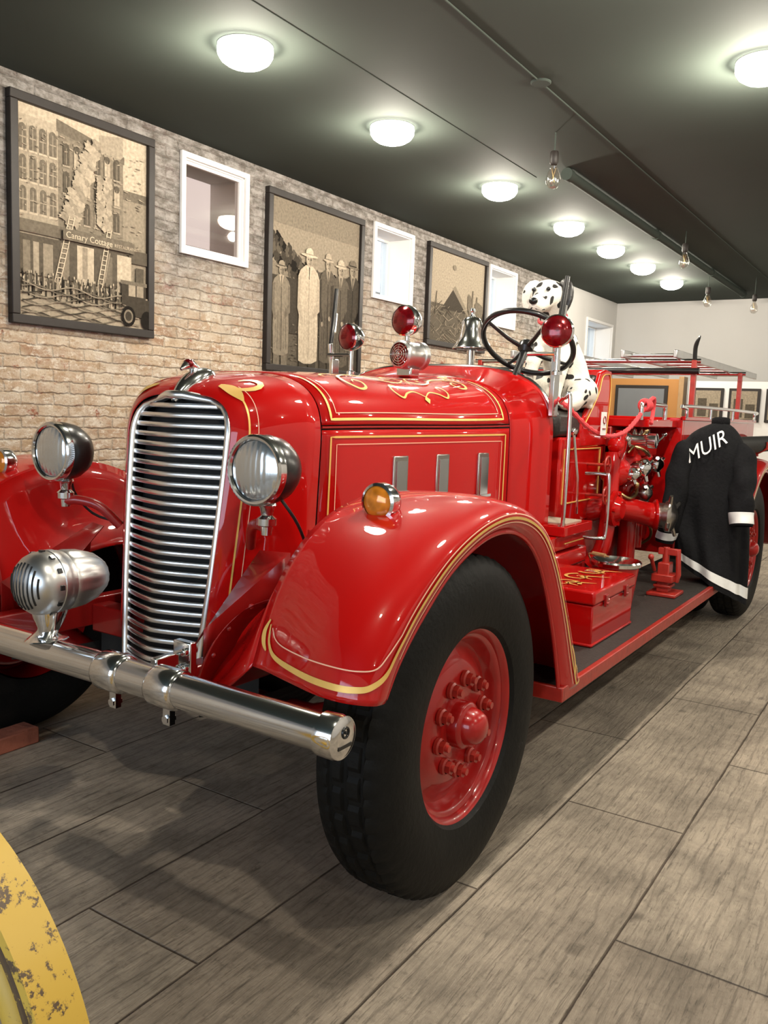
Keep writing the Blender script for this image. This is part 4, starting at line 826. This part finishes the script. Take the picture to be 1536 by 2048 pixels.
m=MB(); m.lathe((-1.27,4.06,.486),(0,0,1),[(.113,.205),(.122,.212),(.124,.228),(.118,.236),(.108,.228),(.07,.200),(0,.195)],36); m.build('metal_pan',CHR,r)
m=MB(); m.sweep(crv([(-1.39,4.06,.70),(-1.385,4.0,.745),(-1.33,3.965,.75),(-1.27,3.955,.75)],16),.004,8); m.cyl((-1.36,3.985,.752),(-1.29,3.958,.752),.01,n=10); m.build('bail_handle',WOOD,r)
r=root('screw_jack',(-1.16,4.55,.486),'small worn red iron jack standing on the running board','jack')
m=MB(); m.box(-1.23,-1.08,4.48,4.66,.486,.505); m.box(-1.19,-1.13,4.52,4.60,.505,.66); m.box(-1.215,-1.105,4.50,4.62,.56,.60); m.box(-1.205,-1.115,4.51,4.61,.53,.545); m.build('base',WRED,r,bevel=.005,weld=False)
m=MB(); m.cyl((-1.16,4.56,.64),(-1.16,4.56,.74),.018); m.box(-1.20,-1.10,4.545,4.575,.70,.735); m.sweep([(-1.10,4.56,.735),(-1.09,4.56,.60),(-1.10,4.56,.56)],.014,8); m.build('lifting_arm',WRED,r,bevel=.003,weld=False)
m=MB(); m.cyl((-1.20,4.50,.62),(-1.20,4.42,.70),.010,n=10); m.sphere((-1.20,4.42,.70),.016,10); m.build('crank',WRED,r)
# rope across cab opening
pts=crv([(-1.53,3.76,1.50),(-1.46,3.78,1.45),(-1.40,3.92,1.355),(-1.37,4.10,1.315),(-1.36,4.32,1.33),(-1.355,4.5,1.39),(-1.35,4.62,1.46)],70)
m=MB(); m.sweep(pts,[.011+.003*math.sin(i*2.4) for i in range(70)],8)
for k in range(3): m.torus((-1.35,4.62+.025*k,1.478),(0.1,1,.2*k),.026,.011,20,8)
m.sweep(crv([(-1.35,4.66,1.48),(-1.33,4.72,1.52),(-1.34,4.76,1.45),(-1.33,4.70,1.38)],12),.011,8)
tag(m.build('rope_barrier',ROPE,org=(-1.4,4.2,1.33)),'red braided rope slung across the cab opening and knotted to the rail','rope')
m=MB(); m.obox((-1.362,4.02,1.375),V(.003,0,0),V(0,.032,0),V(0,0,.055)); r=tag(m.build('hanging_sign',WHITE,org=(-1.362,4.02,1.32)),'small white notice card hanging from the red rope','sign')
q=MB(); q.torus((-1.358,4.02,1.392),(1,0,0),.017,.003,20,6); q.build('round_mark',DRED,r)
q=MB(); q.obox((-1.358,4.02,1.35),V(.001,0,0),V(0,.022,0),V(0,0,.003)); q.build('notice_line',DRED,r)
# ---------------------------------------------------------------- plush dog
dg=root('plush_dog',(-1.68,4.30,1.43),'large white plush dog with black spots sitting on the driver seat','stuffed dog')
bm=bmesh.new()
def blob(a,b,ra,rb,n=7):
    a=Vector(a);b=Vector(b)
    for t in lin(0,1,n):
        mt=Matrix.Translation(a.lerp(b,t)); bmesh.ops.create_icosphere(bm,subdivisions=2,radius=lerp(ra,rb,t),matrix=mt)
HX=-1.72
blob((-1.68,4.36,1.555),(-1.69,4.32,1.66),.125,.115); blob((-1.69,4.32,1.66),(-1.71,4.22,1.80),.115,.095)
blob((-1.71,4.22,1.80),(HX,4.17,1.92),.09,.062); blob((HX,4.17,1.92),(HX,4.13,1.985),.065,.082)
blob((HX,4.13,1.995),(HX,4.09,2.00),.086,.078,4)
blob((HX,4.06,1.975),(HX+.005,3.965,1.935),.058,.040); blob((HX,4.03,1.955),(HX,3.975,1.915),.04,.028,4)
for s_ in (1,-1):
    x=-1.68+s_*.085
    blob((x,4.33,1.53),(x+s_*.035,4.20,1.52),.088,.065); blob((x+s_*.035,4.20,1.50),(x+s_*.03,4.10,1.468),.05,.038); blob((x+s_*.03,4.16,1.462),(x+s_*.03,4.03,1.462),.036,.032)
    xs_=-1.70+s_*.065
    blob((xs_,4.20,1.78),(xs_+s_*.015,4.10,1.66),.052,.040); blob((xs_+s_*.015,4.10,1.66),(xs_+s_*.01,4.04,1.50),.038,.030); blob((xs_+s_*.01,4.045,1.475),(xs_+s_*.01,3.995,1.465),.032,.03,4)
blob((-1.66,4.44,1.50),(-1.58,4.43,1.46),.03,.022); blob((-1.58,4.43,1.46),(-1.535,4.30,1.455),.022,.014)
me=bpy.data.meshes.new('body'); 
for v in bm.verts: v.co-=ORG[dg.name]
bm.to_mesh(me); bm.free(); me.materials.append(SPOT); o=bpy.data.objects.new('body',me); C.objects.link(o); o.parent=dg; ORG[o.name]=ORG[dg.name]
d=o.modifiers.new('r','REMESH'); d.mode='VOXEL'; d.voxel_size=.009; d.use_smooth_shade=True; d=o.modifiers.new('s','SMOOTH'); d.factor=.6; d.iterations=6
for s_ in (1,-1):
    m=MB(); pts=crv([(HX+s_*.055,4.13,2.055),(HX+s_*.088,4.12,2.04),(HX+s_*.10,4.11,1.98),(HX+s_*.092,4.10,1.91)],12); m.sweep(pts,[.018,.026,.032,.037,.040,.042,.042,.040,.036,.030,.022,.010],12,flat=.45); m.build('ear',LEATH if s_>0 else SPOT,dg,sharp=80)
    m=MB(); m.sphere((HX+s_*.038,4.018,2.018),.011,14); m.build('eye',BLK,dg)
m=MB(); m.sphere((HX+.003,3.925,1.95),.020,14,(1.15,.8,.85)); m.build('nose',BLK,dg)
m=MB(); m.sweep(crv([(HX-.035,3.985,1.915),(HX-.02,3.945,1.912),(HX,3.935,1.922),(HX+.02,3.945,1.912),(HX+.038,3.985,1.915)],14),.003,6); m.build('mouth',BLK,dg)
m=MB(); m.torus((HX,4.185,1.895),(0,-.5,.9),.068,.010,28,8); m.build('collar',ROPE,dg)
# ---------------------------------------------------------------- other things
tag(MB().box(-3.0,-2.90,1.82,2.03,FZ,FZ+.065).build('brick',BRK1,org=(-2.95,1.92,FZ),bevel=.006),'loose red brick chocking the far front wheel','brick')
RW=.398; c=V(-1.238,.645,FZ+RW-.002); kk=RW/.4515
r=root('wagon_wheel',(c.x,c.y,FZ),'large chipped yellow spoked wagon wheel at the lower left corner','wheel')
m=MB(); m.lathe(c,(0,1,0),[(a*kk,b) for a,b in [(.365,-.020),(.372,-.034),(.388,-.046),(.405,-.046),(.418,-.036),(.424,-.026),(.431,-.026),(.435,-.035),(.437,.035),(.375,.034),(.365,.02),(.365,-.02)]],96); m.build('felloe',CYEL,r,sharp=50)
m=MB(); m.lathe(c,(0,1,0),[(a*kk,b) for a,b in [(.437,-.036),(.4515,-.034),(.4515,.034),(.437,.036),(.437,-.036)]],96); m.build('steel_tyre',TYEL,r)
m=MB(); m.torus(c+V(0,-.030,0),(0,1,0),.426*kk,.0075,80,6); m.build('chipped_edge',RYEL,r)
for k in range(12):
    a=2*PI*k/12+.62; dd=V(math.cos(a),0,math.sin(a)); m=MB(); m.sweep([c+dd*.06,c+dd*.15,c+dd*.29,c+dd*.370*kk],[.02,.017,.013,.017],10); m.build('spoke',CYEL,r)
m=MB(); m.lathe(c,(0,1,0),[(0,-.10),(.035,-.10),(.045,-.08),(.05,-.05),(.075,-.03),(.078,.03),(.05,.05),(.045,.10),(0,.10)],32); m.build('hub',CYEL,r)
r=root('display_wall',(-3.1,10.6,FZ),'orange painted display partition behind the fire engine','partition')
MB().box(-3.53,-2.68,10.6,10.75,FZ,1.90).build('panel',ORG_,r,bevel=.004)
MB().box(-2.70,-2.64,10.58,10.76,FZ,1.93).build('wood_trim',WOOD,r,bevel=.004)
m=MB(); m.box(-3.46,-2.82,10.57,10.60,1.30,1.82); o=m.build('framed_notice',FRM,org=(-3.14,10.585,1.3),bevel=.004); tag(o,'dark framed grey photo board on the orange partition','picture'); m=MB(); m.box(-3.42,-2.86,10.565,10.57,1.34,1.78); m.build('print',GRY,o)
o=MB(); o.box(-2.58,.9,10.6,10.72,FZ,1.88); tag(o.build('display_panel',WHITE,org=(-.8,10.6,FZ)),'white display partition right of the orange one','partition')
for k in range(4):
    x0=-2.52+k*.40; r=root('small_framed_photo',(x0,10.59,1.45),'small dark framed photo on the white partition, %s from the left'%['first','second','third','fourth'][k],'picture','small framed photos on the white partition')
    m=MB(); m.box(x0,x0+.34,10.572,10.60,1.42,1.80); m.build('frame',FRM,r,bevel=.003); m=MB(); m.box(x0+.03,x0+.31,10.567,10.572,1.45,1.77,0); m.box(x0+.06,x0+.16,10.564,10.567,1.47,1.68,1); m.box(x0+.19,x0+.29,10.564,10.567,1.46,1.62,1); m.build('print',[SEP[6],SEP[2]],r,weld=False)
# ---------------------------------------------------------------- lights, world
def area(loc,rot,size,e,col,sy=None):
    l=bpy.data.lights.new('daylight','AREA'); l.energy=e; l.size=size; l.color=col
    if sy: l.shape='RECTANGLE'; l.size_y=sy
    o=bpy.data.objects.new('window_daylight',l); C.objects.link(o); o.location=loc; o.rotation_euler=rot
area((-1.5,YF-.03,1.65),(PI/2,0,0),4.0,58,(.52,.74,1),1.8)  # added cool fill light set in the unseen front opening
W=bpy.data.worlds.new('w'); SC.world=W; W.use_nodes=True; bg=W.node_tree.nodes['Background']; bg.inputs[0].default_value=(.78,.88,1,1); bg.inputs[1].default_value=3.0
# ---------------------------------------------------------------- camera
cam=bpy.data.cameras.new('camera'); co=bpy.data.objects.new('camera',cam); C.objects.link(co)
fwd=V(-.538,.835,-.118).normalized(); rt=V(.838,.545,.037); rt=(rt-fwd*rt.dot(fwd)).normalized(); up=rt.cross(fwd)
co.matrix_world=Matrix(((rt.x,up.x,-fwd.x,0),(rt.y,up.y,-fwd.y,0),(rt.z,up.z,-fwd.z,1.4),(0,0,0,1)))
cam.sensor_fit='VERTICAL'; cam.sensor_height=24; cam.lens=1713/2048*24; cam.clip_start=.02
SC.camera=co
